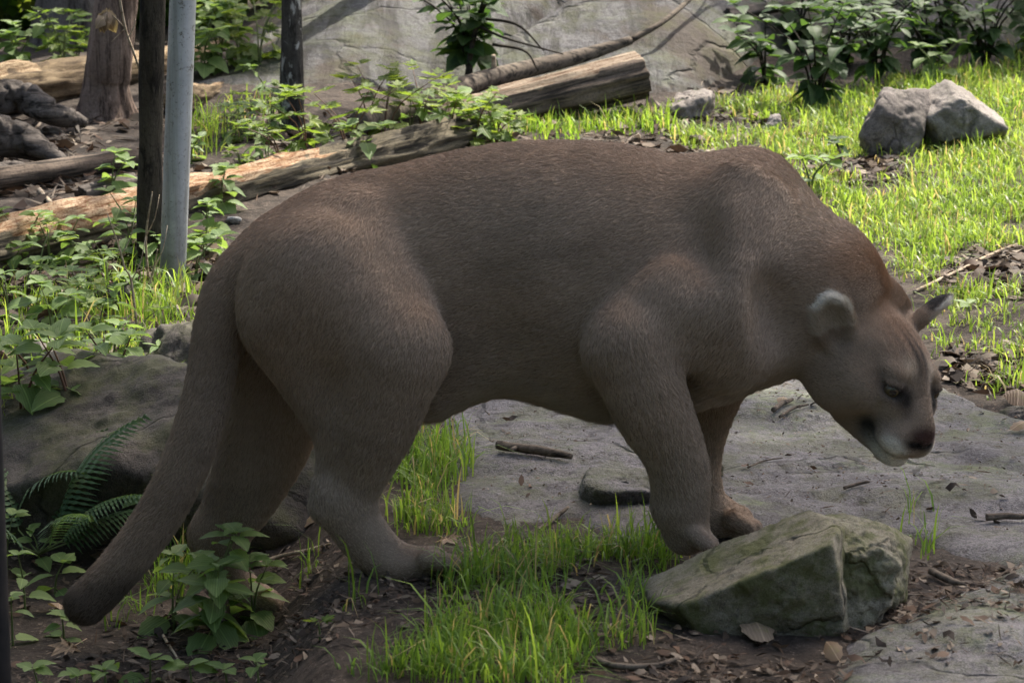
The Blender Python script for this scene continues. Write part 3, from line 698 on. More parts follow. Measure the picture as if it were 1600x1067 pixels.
# ================================================================ grass
def blades(name, pts, length, seed, mat, label, width=0.0019, lean=0.55, cols=((.10, .22, .022), (.19, .33, .04), (.26, .36, .07))):
    rg = np.random.default_rng(seed); N = len(pts)
    L = length * rg.beta(2, 2, N) * 1.5 * (1 + .45 * fbm(pts * 7, 3, seed + 9)) * (1 + .5 * (rg.random(N) < .06))
    P = np.stack([pts[:, 0], pts[:, 1], surf(pts[:, 0], pts[:, 1]) - .003], -1)
    az = rg.uniform(0, 2 * math.pi, N); d = np.stack([np.cos(az), np.sin(az), np.zeros(N)], -1); s = np.stack([-np.sin(az + rg.normal(0, .6, N)), np.cos(az), np.zeros(N)], -1)
    ln = np.abs(rg.normal(0, lean, N)) + .08; w = width * rg.uniform(.6, 1.4, N)
    rows = []
    for u, ww in ((0, .8), (.38, 1.0), (.72, .7)):
        c = P + np.stack([np.zeros(N), np.zeros(N), L * (u - .30 * ln * u * u)], -1) + d * (L * ln * u * u * .75)[:, None]
        rows += [c - s * (w * ww)[:, None], c + s * (w * ww)[:, None]]
    rows.append(P + np.stack([np.zeros(N), np.zeros(N), L * (1 - .42 * ln)], -1) + d * (L * ln * .85)[:, None])
    V = np.stack(rows, 1).reshape(-1, 3); b = np.arange(N)[:, None] * 7
    me = mesh_np(name, V, [np.concatenate([b + [0, 1, 3, 2], b + [2, 3, 5, 4]]), b + [4, 5, 6]])
    k = np.clip(rg.beta(2, 2.2, N) + .25 * fbm(pts * 5, 2, seed), 0, 1)[:, None]; c0, c1, c2 = (np.array(c) for c in cols)
    col = np.where(k < .6, c0 + (c1 - c0) * k / .6, c1 + (c2 - c1) * (k - .6) / .4); dry = rg.random(N) < .09; col[dry] = (.34, .28, .15)
    vcol(me, np.repeat(col * rg.uniform(.8, 1.2, (N, 1)), 7, 0))
    o = link(name, me, mat); return tag(o, label, 'grass', kind='stuff')

gm = NT('grass_blades'); gc = gm.attr('col').outputs['Color']
gm.leafy(gc, 0.5, 0.45, tcol=gm.mix(1.0, gc, (1.7, 1.6, 1.0), 'MULTIPLY'), spec=0.35); M_GRASS = gm.m

def scatter(polys, dens, seed, holes=(), edge=.05, nscale=3.0, nthr=-.25):
    """points in picture-traced patches of ground, thinned to tufts by noise"""
    rg = np.random.default_rng(seed); out = []
    hp_ = [wpoly(h) for h in holes]
    for p in polys:
        w = wpoly(p); lo, hi = w.min(0), w.max(0); n = int(np.prod(hi - lo) * dens)
        q = rg.uniform(lo, hi, (n, 2)); sd = poly_sd(q, w) + .10 * fbm(q * nscale * 2, 2, seed + 2)
        keep = (rg.random(n) < smooth(-.01, edge, sd)) & (fbm(q * nscale, 3, seed + 1) + .5 * fbm(q * nscale * 5, 2, seed + 3) > nthr + rg.normal(0, .12, n))
        for h in hp_: keep &= rg.random(n) > smooth(-.03, .06, poly_sd(q, h) + .06 * fbm(q * 7, 2, seed + 4))
        out.append(q[keep])
    return np.concatenate(out)

LAWN = [(1040, 225), (1075, 205), (1110, 160), (1150, 118), (1230, 140), (1300, 150), (1400, 120), (1500, 105), (1600, 75), (1760, 60), (1800, 300), (1800, 600), (1600, 620), (1545, 628), (1490, 600), (1470, 530), (1400, 440), (1300, 380), (1200, 300), (1100, 260)]
HOLES = [[(1290, 285), (1285, 258), (1350, 246), (1430, 262), (1420, 283)], [(1440, 430), (1500, 400), (1700, 375), (1700, 450), (1560, 468), (1470, 468)], [(1475, 560), (1480, 545), (1580, 540), (1575, 590), (1500, 600)], [(1100, 230), (1140, 215), (1210, 235), (1180, 250)]]
q = scatter([LAWN], 13500, 101, HOLES, nthr=-.24, edge=.14)
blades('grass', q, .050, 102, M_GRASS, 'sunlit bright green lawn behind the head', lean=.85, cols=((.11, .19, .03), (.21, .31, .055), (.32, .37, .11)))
q = scatter([[(690, 222), (700, 200), (850, 182), (1060, 178), (1065, 205), (930, 218), (900, 235), (760, 240)]], 9000, 103, nthr=-.2)
blades('grass', q, .06, 104, M_GRASS, 'strip of bright grass along the sawn log', cols=((.12, .24, .03), (.22, .34, .05), (.30, .36, .09)))
FG = [[(600, 850), (605, 780), (640, 720), (690, 680), (735, 690), (728, 770), (735, 860), (660, 850)],
      [(490, 1090), (560, 1010), (640, 985), (760, 960), (880, 950), (930, 1000), (900, 1090)],
      [(660, 905), (760, 870), (860, 845), (960, 880), (900, 925), (740, 960), (690, 950)],
      [(925, 940), (960, 860), (1010, 830), (1120, 835), (1080, 880), (1030, 920), (1010, 1005), (940, 1020)],
      [(1400, 885), (1390, 835), (1430, 815), (1490, 850), (1515, 890), (1470, 905)],
      [(975, 915), (985, 885), (1060, 872), (1130, 868), (1110, 900), (1050, 915)], [(965, 900), (985, 875), (1060, 868), (1105, 872), (1060, 905)], [(450, 950), (470, 890), (560, 900), (600, 935), (540, 960)], [(150, 990), (200, 930), (260, 880), (330, 870), (330, 940), (240, 970)]]
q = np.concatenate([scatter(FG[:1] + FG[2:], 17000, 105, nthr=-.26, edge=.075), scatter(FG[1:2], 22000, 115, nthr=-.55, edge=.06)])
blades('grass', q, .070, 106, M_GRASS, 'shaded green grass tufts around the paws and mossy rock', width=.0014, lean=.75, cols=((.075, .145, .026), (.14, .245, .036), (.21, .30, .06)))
q = scatter([[(-40, 720), (-40, 470), (120, 440), (300, 470), (290, 600), (150, 660)], [(-40, 440), (330, 440), (330, 520), (-40, 520)], [(300, 250), (420, 200), (440, 160), (330, 170), (290, 215)]], 5200, 107, nthr=-.05)
blades('grass', q, .07, 108, M_GRASS, 'thin sunlit grass among the weeds by the boulder', width=.0016, cols=((.12, .22, .03), (.22, .34, .05), (.32, .36, .10)))

# ================================================================ leaves
def leaf_mesh(name, kind, mat):
    """one leaf along +Y from its stalk, normal +Z, length 1"""
    if kind in ('ovate', 'narrow', 'dry'):
        n = 9; w = {'ovate': .33, 'narrow': .17, 'dry': .30}[kind]; V = []
        for i in range(n):
            u = i / (n - 1); ww = w * (math.sin(math.pi * min(1, u * .97 + .03)) ** .75) * (1.25 - .55 * u)
            ser = 1 + (.10 if i % 2 else -.08)
            cz = -.22 * u * u if kind != 'dry' else .25 * math.sin(u * 2.6)
            wz = .28 if kind != 'dry' else -.5
            V += [(-ww * ser, u - .03 * (i % 2), cz + ww * wz), (0, u, cz), (ww * ser, u - .03 * (i % 2), cz + ww * wz * (1 if kind != 'dry' else .4))]
        F = []
        for i in range(n - 1):
            a = i * 3; F += [(a, a + 1, a + 4, a + 3), (a + 1, a + 2, a + 5, a + 4)]
        # a short stalk
        k = len(V); V += [(-.012, -.16, .02), (.012, -.16, .02), (.012, 0.01, .0), (-.012, 0.01, .0)]; F.append((k, k + 1, k + 2, k + 3))
        me = mesh_np(name, np.array(V), np.array(F))
    else:                                             # five-lobed
        tip = [(-90 - 55, .30), (-90 - 30, .16), (180 + 12, .62), (180 - 14, .34), (150, .44), (135, .80), (118, .52), (104, .70), (90, 1.0), (76, .70), (62, .52), (45, .80), (30, .44), (14, .34), (-12, .62), (-60, .16), (-35, .30)]
        o = []
        for a, r in tip:
            a = math.radians(a); o.append((r * .62 * math.cos(a), .36 + r * .64 * math.sin(a), -.10 * r * r + .05 * abs(math.cos(a))))
        V = [(0, .36, -.05)] + o; m = len(o); F = [(0, i + 1, (i + 1) % m + 1) for i in range(m)][::-1]
        k = len(V); V += [(-.011, -.25, .0), (.011, -.25, .0), (.011, .34, -.04), (-.011, .34, -.04)]; F += [(k, k + 1, k + 2), (k, k + 2, k + 3)]
        me = mesh_np(name, np.array(V), np.array(F))
    me.materials.append(mat); return me

def leaf_mat(name, a, b, trans=.4, spots=0.0):
    t = NT(name); oi = t.n('ObjectInfo'); c = t.mix(oi.outputs['Random'], a, b); w = t.coords('Object')
    sx = t.n('SeparateXYZ'); t.l(w, sx.inputs[0])
    vein = t.math('ABSOLUTE', sx.outputs['X']); c = t.mix(t.ramp(vein, [(0.0, .5), (.03, 0)]), c, tuple(min(1, v * 1.7) for v in b))
    side = t.n('TexWave'); side.inputs['Scale'].default_value = 5.0; side.inputs['Distortion'].default_value = 1.5; t.l(w, side.inputs['Vector'])
    c = t.mix(t.math('MULTIPLY', side.outputs['Fac'], .22), c, tuple(v * .55 for v in a))
    c = t.mix(t.ramp(t.noise(w, 3, 4), [(.6, 0), (.75, .55)]), c, (.20, .19, .05))
    if spots: c = t.mix(t.ramp(t.noise(w, 6, 4), [(.55, 0), (.62, spots)]), c, (.05, .03, .015))
    t.leafy(c, trans, .5, t.bump(side.outputs['Fac'], .25, .02), tcol=t.mix(1.0, c, (1.7, 1.75, .9), 'MULTIPLY'), spec=.28); return t.m

M_LEAF = leaf_mat('weed_leaf', (.11, .18, .055), (.21, .29, .10)); M_MAPLE = leaf_mat('maple_leaf', (.085, .145, .03), (.19, .24, .045), .45, .3)
M_BUSH = leaf_mat('bush_leaf', (.032, .068, .022), (.07, .12, .035), .4); M_FERN = leaf_mat('fern_leaf', (.06, .11, .055), (.10, .16, .075), .35)
M_DEADLEAF = leaf_mat('dead_leaf', (.15, .095, .055), (.36, .27, .19), .2)
LM = {'ovate': leaf_mesh('leaf_ovate', 'ovate', M_LEAF), 'narrow': leaf_mesh('leaf_narrow', 'narrow', M_LEAF), 'maple': leaf_mesh('leaf_maple', 'maple', M_MAPLE),
      'bush': leaf_mesh('leaf_bush', 'ovate', M_BUSH), 'dead': leaf_mesh('leaf_dead', 'dry', M_DEADLEAF), 'deadmaple': leaf_mesh('leaf_dead_lobed', 'maple', M_DEADLEAF)}
gs = NT('green_stem'); gs.principled((.11, .14, .05), .6); M_STEM = gs.m
rs = NT('red_stem'); rs.principled((.11, .055, .035), .6); M_REDSTEM = rs.m

def put_leaf(parent, kind, p, d, up, size, name='leaf'):
    y = Vector(d).normalized(); z = Vector(up) - y * y.dot(Vector(up)); z.normalize(); x = y.cross(z)
    o = bpy.data.objects.new(name, LM[kind]); COL.objects.link(o); o.parent = parent
    m = Matrix((x, y, z)).transposed().to_4x4(); m.translation = Vector(p)
    o.matrix_local = m @ Matrix.Diagonal((size * random.uniform(.85, 1.15), size, size * random.uniform(.6, 1.5), 1)); return o

def plant(name, label, cat, base, h, kind, size, nst=1, nodes=4, pairs=True, spread=.25, seed=0, group=None, stem_mat=None, r=.0022, start=.25, droop=.15, top=True):
    """stems with leaves at their nodes; every leaf is its own piece"""
    rg = np.random.default_rng(seed); random.seed(seed); t = thing(name, label, cat, tuple(base), group=group); gg = Geo()
    for s in range(nst):
        az = rg.uniform(0, 2 * math.pi); sp = spread * rg.uniform(.3, 1.2); hh = h * rg.uniform(.7, 1.05)
        P = [np.array([0, 0, -.01]), np.array([math.cos(az) * sp * .25, math.sin(az) * sp * .25, .5]) * hh, np.array([math.cos(az) * sp, math.sin(az) * sp, 1 - .25 * sp]) * hh]
        gg.tube(P, [r, r * .8, r * .35], 8, 5); C = resample(P, [1, 1, 1], 30)[0]; a0 = rg.uniform(0, 6.28)
        for k in range(nodes):
            f = start + (1 - start) * (k + rg.uniform(-.2, .2)) / max(1, nodes - 1) if nodes > 1 else 1.0
            c = C[int(np.clip(f, 0, 1) * 29)]; a = a0 + k * 1.57 + rg.normal(0, .3); sc = size * (1.05 - .45 * f) * rg.uniform(.8, 1.2)
            for m in ((0, math.pi) if pairs else (0,)):
                d = np.array([math.cos(a + m), math.sin(a + m), -droop + .5 * (f - .4) + rg.normal(0, .2)])
                put_leaf(t, kind, c + d * sc * .18, d, (rg.normal(0, .25), rg.normal(0, .25) - .1, 1), sc)
        if top:
            for m in (0, 2.2, 4.2)[:2 + int(rg.integers(0, 2))]:
                put_leaf(t, kind, C[-1], (math.cos(a0 + m), math.sin(a0 + m), .45), (0, -.1, 1), size * .55 * rg.uniform(.7, 1.2))
    link('stem', gg.mesh(name + '_stem'), stem_mat or M_STEM, t); return t

MARKS = [(np.array(ground_hit(x, y)[:2]), n) for x, y, n in ((264, 446, 'the grey pole'), (226, 425, 'the dark sapling'), (364, 350, 'the white stone'), (300, 600, 'the tail'), (168, 492, 'the dull brown stone'), (95, 590, 'the grey stone'), (30, 430, 'the rotten log end'), (120, 425, 'the rotten log'), (35, 690, 'the tall seedling'), (60, 560, 'the frame post'),
    (454, 208, 'the flaking trunk'), (340, 170, 'the broken far log'), (330, 330, 'the orange rotten wood'), (410, 250, 'the rump'), (55, 905, 'the fern'), (130, 975, 'the tail tip'), (330, 1010, 'the toothed leaf plant'), (640, 240, 'the log junction'), (760, 215, 'the sawn log'))]
USED = {}
def near_label(kind, b):
    d = sorted((float(np.linalg.norm(m - b[:2])), i) for i, (m, n) in enumerate(MARKS))
    for pat in (('beside', 0), ('near', 1), ('further from', 2), ('some way off', 3), ('well clear of', 4)):
        m, n = MARKS[d[0][1]]; fr = ', this side' if b[1] < m[1] - .06 else ', far side' if b[1] > m[1] + .06 else ''
        lab = f'{kind} {pat[0]} {n}{fr}'
        if lab not in USED: USED[lab] = 1; return lab
        n2 = MARKS[d[1][1]][1]; lab = f'{kind} between {n} and {n2}{fr}'
        if lab not in USED: USED[lab] = 1; return lab
    return lab
KN = {'ovate': 'oval leaved weed', 'maple': 'lobed leaf seedling', 'narrow': 'narrow leaved weed'}
def P_(px, py): g = ground_hit(px, py); return np.array([g[0], g[1], surf(g[0], g[1])]), (g[1] - CAM[1]) / math.cos(PITCH) / FPX

# --- foreground plants
b, s = P_(330, 1010); plant('nettle', 'leafy plant with toothed leaves in front of the far hind foot', 'plant', b, 205 * s, 'ovate', 72 * s, 3, 6, True, .35, 11, r=.0026, droop=.25)
b, s = P_(270, 985); plant('nettle', 'smaller leafy sprout beside the plant at the hind foot', 'plant', b, 160 * s, 'ovate', 62 * s, 2, 5, True, .35, 12)
b, s = P_(395, 985); plant('nettle', 'leaning leafy sprout right of the plant at the hind foot', 'plant', b, 125 * s, 'ovate', 62 * s, 2, 4, True, .3, 13)
b, s = P_(235, 840); plant('nettle', 'small leafy sprig in front of the dark boulder beside the tail', 'plant', b + [0, -.05, 0], 120 * s, 'ovate', 52 * s, 1, 4, True, .1, 14, start=.55)
b, s = P_(500, 1000); plant('seedling', 'tiny pale leaved seedling at the edge of the front grass', 'plant', b, 40 * s, 'maple', 48 * s, 1, 1, True, .2, 15)
for i, (x, y, h) in enumerate(((165, 1075, 40), (235, 1068, 50), (300, 1080, 60), (355, 1078, 55), (405, 1085, 60), (120, 1090, 45), (60, 1085, 60))):
    b, s = P_(x, y); plant('ground_weed', ('low pale weed with four leaves under the tail tip', 'low pale weed left of the toothed leaf plant', 'low pale weed touching the dry straw', 'low pale weed in front of the toothed leaf plant', 'low pale weed at the edge of the front grass', 'low pale weed below the dim weeds', 'low pale weed at the foot of the frame post')[i], 'plant', b, h * s, 'ovate', 58 * s, 1, 2, True, .3, 20 + i, 'low weeds in the dark front corner')
for i, (x, y, h, k) in enumerate(((40, 960, 110, 46), (85, 930, 80, 50), (20, 1010, 90, 48), (100, 1000, 60, 44), (10, 900, 120, 46), (62, 880, 60, 40))):
    b, s = P_(x, y); plant('ground_weed', near_label('dim leafy weed', b), 'plant', b, h * s, 'ovate', k * s, 1, 3, True, .3, 40 + i, 'dim weeds under the fern')

# --- ferns
def frond_mesh(seed, mat):
    rg = np.random.default_rng(seed); V = []; F = []
    n = 24
    def spine(u): return np.array([.10 * math.sin(u * 2), u, .55 * u - .62 * u * u])
    for i in range(1, n + 1):
        u = i / (n + .6); c = spine(u); L = .30 * math.sin(math.pi * min(1, .22 + u * .80)) * rg.uniform(.88, 1.1) + .015
        for sd in (-1, 1):
            dr = np.array([sd, .38, -.16 + rg.normal(0, .05)]); dr /= np.linalg.norm(dr); m = 7; k0 = len(V)
            pr = np.cross(dr, [0, 0, 1.0]); pr /= np.linalg.norm(pr)
            for j in range(m + 1):
                v = j / m; w = .019 * (1 - v) ** .7 * (1.2 if j % 2 else .5) + .0015; cc = c + dr * L * v + np.array([0, 0, -.07 * v * v])
                V += [cc - pr * w, cc + pr * w]
            for j in range(m): a = k0 + 2 * j; F.append((a, a + 1, a + 3, a + 2))
    k0 = len(V)
    for j in range(13):
        c = spine(j / 12); V += [c - [.007, 0, .002], c + [.007, 0, -.002]]
    for j in range(12): a = k0 + 2 * j; F.append((a, a + 1, a + 3, a + 2))
    me = mesh_np('frond', np.array(V), np.array(F)); me.materials.append(mat); return me
FR = [frond_mesh(i, M_FERN) for i in range(3)]
def fern(label, base, fr, seed):
    rg = np.random.default_rng(seed); t = thing('fern', label, 'fern', tuple(base)); gg = Geo()
    for i, (az, el, L) in enumerate(fr):
        y = Vector((math.cos(az) * math.cos(el), math.sin(az) * math.cos(el), math.sin(el))); z = Vector((0, 0, 1)) - y * y.z; z.normalize(); x = y.cross(z)
        o = bpy.data.objects.new('frond', FR[i % 3]); COL.objects.link(o); o.parent = t
        m = Matrix((x, y, z)).transposed().to_4x4(); m.translation = y * (.25 * L); o.matrix_local = m @ Matrix.Scale(L, 4)
        gg.tube([np.zeros(3), np.array(y) * .13 * L, np.array(y) * .26 * L], [.002, .0018, .0015], 5, 5)
    link('stalks', gg.mesh('fern_stalks'), M_STEM, t)
b, s = P_(55, 905)
fern('dark green fern with arching fronds in front of the boulder', b + [0, .05, .03], [(.35, .95, .24), (.9, .7, .20), (-.2, .55, .20), (2.6, .7, .22), (-.9, .55, .18), (-2.2, .5, .2), (.1, .35, .2)], 5)
b, s = P_(15, 860)
fern('second fern half hidden at the dark frame post', b + [-.02, .08, .02], [(.2, .8, .2), (1.2, .7, .2), (-.6, .6, .2), (2.9, .6, .2)], 6)

# --- weeds and seedlings on the sunlit bank to the left
for i, (x, y, h, k, nst) in enumerate(((35, 690, 210, 78, 2), (115, 690, 190, 66, 2), (180, 640, 150, 60, 2), (60, 640, 170, 62, 1))):
    b, s = P_(x, y); plant('raspberry_cane', ('tall red stemmed seedling with large pale leaves by the frame post', 'red stemmed seedling with broad leaves above the dark boulder', 'bushy seedling with hanging leaves left of the tail', 'thin seedling between the two red stemmed seedlings')[i], 'plant', b, h * s, 'ovate', k * s, nst, 4, True, .35, 60 + i, stem_mat=M_REDSTEM, r=.0032, start=.45)
rgp = np.random.default_rng(77)
k = 0
for (x0, x1, y0, y1, n, hh, kk) in ((10, 330, 395, 450, 15, 70, 48), (10, 300, 450, 530, 16, 70, 50), (30, 290, 530, 610, 12, 65, 48)):
    for i in range(n):
        x = x0 + (x1 - x0) * (i + rgp.uniform(.1, .9)) / n; y = rgp.uniform(y0, y1); b, s = P_(x, y)
        if abs(x - 262) < 42 and y > 425: k += 1; continue
        plant('ground_weed', near_label(('single ', 'forked ')[k % 2] + KN[('ovate', 'ovate', 'maple', 'narrow')[k % 4]], b), 'plant', b, hh * s * rgp.uniform(.7, 1.5), ('ovate', 'ovate', 'maple', 'narrow')[k % 4], kk * s * rgp.uniform(.7, 1.25), 1 + k % 2, 3, True, .5, 100 + k, 'weeds on the sunlit bank'); k += 1
for i in range(12):
    x = rgp.uniform(290, 440); y = rgp.uniform(165, 262); b, s = P_(x, y)
    plant('ground_weed', near_label('yellow green ' + KN[('ovate', 'maple', 'narrow')[i % 3]], b), 'plant', b, 60 * s * rgp.uniform(.6, 1.5), ('ovate', 'maple', 'narrow')[i % 3], 32 * s, 2, 3, True, .5, 160 + i, 'weeds between the logs')
for i, (x, y, h, lab) in enumerate(((205, 395, 120, 'leafy weed climbing in front of the dark sapling'), (322, 400, 110, 'leafy weed right of the grey pole base'), (345, 330, 80, 'weed with yellow leaves beside the white stone'), (175, 310, 70, 'weed arching over the fallen brown branch'), (130, 380, 60, 'weed in front of the rotten log end'))):
    b, s = P_(x, y); plant('tall_weed', lab, 'plant', b, h * s, 'ovate', 42 * s, 2, 4, True, .35, 180 + i)
for i, (x, y, h) in enumerate(((318, 118, 110), (345, 105, 130), (378, 100, 120), (405, 108, 110), (120, 112, 100), (100, 118, 110), (28, 120, 90))):
    b, s = P_(x, y); plant('wood_sapling', near_label('young green woodland sapling', b) if i not in (4, 5, 6) else ('young green sapling between the broad trunk and leaning tree', 'leafy sapling hugging the broad grey trunk', 'leafy sapling past the broad grey trunk')[i - 4], 'plant', b, h * s, 'maple' if i % 2 else 'ovate', 46 * s, 4, 4, True, .6, 320 + i, r=.003)
# dry stalks by the sapling
for i, pts in enumerate((((205, 470), (190, 400), (168, 335)), ((232, 440), (228, 370), (238, 300)), ((215, 520), (205, 440), (195, 420)), ((228, 470), (240, 420), (246, 390)))):
    b, s = P_(*pts[0]); Y = b[1]; t = thing('dry_stalk', ('tallest bare dry stalk crossing the dark sapling', 'bare dry stalk straight in front of the dark sapling', 'short bare dry stalk rooted low on the bank', 'dry stalk bent toward the grey pole')[i], 'stalk', tuple(b))
    gg = Geo(); gg.tube([np.zeros(3), at(*pts[1], Y) - b, at(*pts[2], Y - .03) - b], [.0028, .0024, .0012], 10, 6); link('stem', gg.mesh('dry_stalk'), M_PALETWIG, t)
    gg = Geo(); q = at(*pts[1], Y) - b; gg.tube([q, q + [.02, 0, .04], q + [.03, .01, .09]], [.0014, .0012, .0006], 5, 5); link('side_twig', gg.mesh('dry_side_twig'), M_PALETWIG, t)
# hanging dead twig with a dry leaf cluster
Y = 2.15; b = at(218, 108, Y); t = thing('dead_twig', 'pale dead twig hanging beside the sapling with a dry leaf bunch', 'twig', tuple(b)); gg = Geo()
for pts, r in ((((218, 108), (208, 80), (196, 45), (186, -10), (180, -60)), .0028), (((200, 60), (208, 45), (212, 30)), .0016), (((196, 45), (185, 55), (174, 66)), .0012)):
    gg.tube([at(x, y, Y) - b for x, y in pts], [r] * (len(pts) - 1) + [r * .5], 12, 6)
link('stem', gg.mesh('dead_twig'), M_PALETWIG, t)
random.seed(3)
for i in range(7): put_leaf(t, 'dead', at(166 + random.uniform(-5, 5), 20 + random.uniform(-4, 4), Y) - b, (random.uniform(-1, 1), random.uniform(-.6, .4), -1.0), (random.uniform(-1, 1), -1, .2), .045)
gg = Geo(); gg.tube([at(196, 45, Y) - b, at(180, 28, Y) - b, at(166, 18, Y) - b], [.0014, .0012, .001], 6, 5); link('side_twig', gg.mesh('dead_side_twig'), M_PALETWIG, t)
# wire tying the sapling to the pole
b = at(214, 232, 2.20); t = thing('tie_wire', 'thin rusty wire tying the dark sapling to the grey pole', 'wire', tuple(b)); gg = Geo()
gg.tube([np.zeros(3), at(235, 236, 2.17) - b, at(262, 241, 2.14) - b, at(294, 244, 2.17) - b], [.0013] * 4, 16, 6)
wm = NT('rusty_wire'); wm.principled((.10, .06, .035), .7); link('strand', gg.mesh('tie_wire'), wm.m, t)
gg = Geo(); gg.tube([at(262, 241, 2.138) - b, at(266, 246, 2.132) - b, at(264, 252, 2.132) - b], [.0012] * 3, 6, 6); link('twisted_end', gg.mesh('wire_end'), wm.m, t)

# --- maple seedlings over the rotten log, behind the back
for i, (x, y, h, k, nst, lab) in enumerate(((480, 258, 170, 54, 3, 'maple seedling with yellow green leaves left of the flaking sapling'), (545, 250, 150, 54, 4, 'maple seedling leaning over the rotten log'), (600, 240, 150, 56, 4, 'bushy maple seedling where the two logs meet'),
                                       (660, 232, 130, 54, 3, 'maple seedling in front of the sawn log'), (440, 262, 90, 42, 2, 'low maple seedling close to the cougar rump'), (575, 215, 120, 44, 2, 'maple seedling behind the rotten log'), (742, 236, 105, 50, 4, 'maple seedling hiding the right end of the rotten log'), (705, 240, 110, 50, 4, 'maple seedling close over the loin of the cougar'), (775, 228, 70, 44, 3, 'low maple seedling at the start of the bright grass strip'))):
    b, s = P_(x, y); plant('maple_seedling', lab, 'plant', b, h * s, 'maple', k * s, nst, 3, True, .75, 200 + i, stem_mat=M_REDSTEM, r=.0025, start=.4)
for i, (x, y) in enumerate(((690, 225), (735, 218), (770, 228), (640, 225), (560, 262))):
    b, s = P_(x, y); plant('tall_weed', near_label('green leafy weed', b), 'plant', b, 75 * s, 'ovate', 44 * s, 2, 3, True, .5, 220 + i, 'weeds along the rotten log')
# --- shrub on the rock above the sawn log
b = zo(735, 122)
plant('rock_shrub', 'dark leaved shrub with curved stems growing above the sawn log', 'shrub', b, .34, 'bush', .095, 9, 5, True, .85, 240, stem_mat=M_DARKBARK, r=.005, start=.3)
t = thing('rock_sapling', 'bare curved dark stem in the shrub above the sawn log', 'shrub', tuple(zo(728, 130))); YB = float(zo(728, 130)[1]); o0 = np.array(t.location); gg = Geo()
gg.tube([q_ - o0 for q_ in (zo(728, 130, -.02), at(736, 80, YB), at(748, 30, YB), at(762, -20, YB), at(770, -120, YB))], [.009, .008, .0075, .006, .003], 20, 8); link('stem', gg.mesh('rock_sapling_stem'), M_DARKBARK, t)
for i in range(9): put_leaf(t, 'bush', at(745 + random.uniform(-30, 40), 20 + random.uniform(-30, 30), YB) - o0, (random.uniform(-1, 1), random.uniform(-1, 1), -.2), (0, -.3, 1), .075)
gg = Geo()
for (x1, y1, x2, y2, x3, y3) in ((745, 40, 790, 60, 880, 85), (760, 30, 810, 40, 850, 80), (770, 70, 820, 80, 840, 110)): gg.tube([at(x1, y1, YB) - o0, at(x2, y2, YB - .05) - o0, at(x3, y3, YB - .05) - o0], [.005, .004, .002], 10, 6)
link('side_stems', gg.mesh('rock_sapling_side'), M_DARKBARK, t)
# --- bushes at the top of the lawn
for i, (x, y, h, nst, nd, k, lab, m) in enumerate(((1275, 172, 190, 7, 5, 48, 'bush with slender dark stems at the upper edge of the lawn', 'bush'), (1195, 132, 110, 5, 4, 44, 'small bush at the corner of rock and lawn', 'bush'),
        (1370, 135, 190, 9, 6, 36, 'dense shaded bush behind the stacked stones', 'bush'), (1450, 118, 180, 9, 6, 34, 'dark twiggy bush above the stacked stones', 'bush'), (1540, 110, 170, 9, 6, 34, 'dark bush past the stacked stones', 'bush'), (1320, 105, 150, 8, 5, 34, 'dim bush at the back of the lawn on the slope', 'bush'),
        (1620, 90, 170, 7, 5, 44, 'dark bush at the far end of the lawn', 'bush'), (1460, 132, 70, 3, 3, 40, 'pale leaved sprig below the dark twiggy bush', 'ovate'), (1265, 300, 60, 2, 2, 50, 'broad leaved weed in bright grass just behind the shoulder', 'ovate'), (1315, 262, 50, 2, 2, 36, 'small weed in the bare patch left of the stones', 'bush'), (1480, 80, 200, 9, 6, 34, 'shaded bush high on the slope', 'bush'), (1250, 75, 120, 6, 4, 44, 'low bush between the split log and the lawn', 'bush'))):
    b, s = P_(x, y); plant('lawn_bush', lab, 'bush', b, h * s, m, k * s, nst, nd, True, .75, 260 + i, stem_mat=M_DARKBARK if m == 'bush' else None, r=.004, start=.25)
b, s = P_(1515, 500); plant('ground_weed', 'single broad leaved weed in the grass beside the far ear', 'plant', b, 30 * s, 'ovate', 40 * s, 1, 1, True, .3, 290)

# --- wood far behind
lm2 = NT('undergrowth_leaves'); c_ = lm2.mix(1.0, lm2.attr('col').outputs['Color'], (1.8, 1.7, 1.5), 'MULTIPLY'); lm2.leafy(c_, 0.5, 0.5, tcol=lm2.mix(1.0, c_, (2.0, 2.1, .9), 'MULTIPLY'))
rgu = np.random.default_rng(5); Cs, Rs, Ns = [], [], []
for i in range(26):
    x = rgu.uniform(-5.2, .2); y = rgu.uniform(6.6, 11.5); hh = rgu.uniform(.5, 1.3); Cs.append((x, y, float(HG(x, y)) + hh * .6)); Rs.append((rgu.uniform(.4, .8), rgu.uniform(.4, .7), hh * .7)); Ns.append(420)
for x in np.arange(-3.6, -.70, .13): Cs.append((x, 5.95 + .5 * rgu.random(), float(HG(x, 6.1)) + rgu.uniform(.05, .45))); Rs.append((.28, .25, .34)); Ns.append(520)
tag(link('undergrowth', leaf_cloud('undergrowth', Cs, Rs, Ns, .075, 6, lm2.m, .5)), 'blurred green undergrowth of the wood behind the far logs', 'undergrowth', kind='stuff')

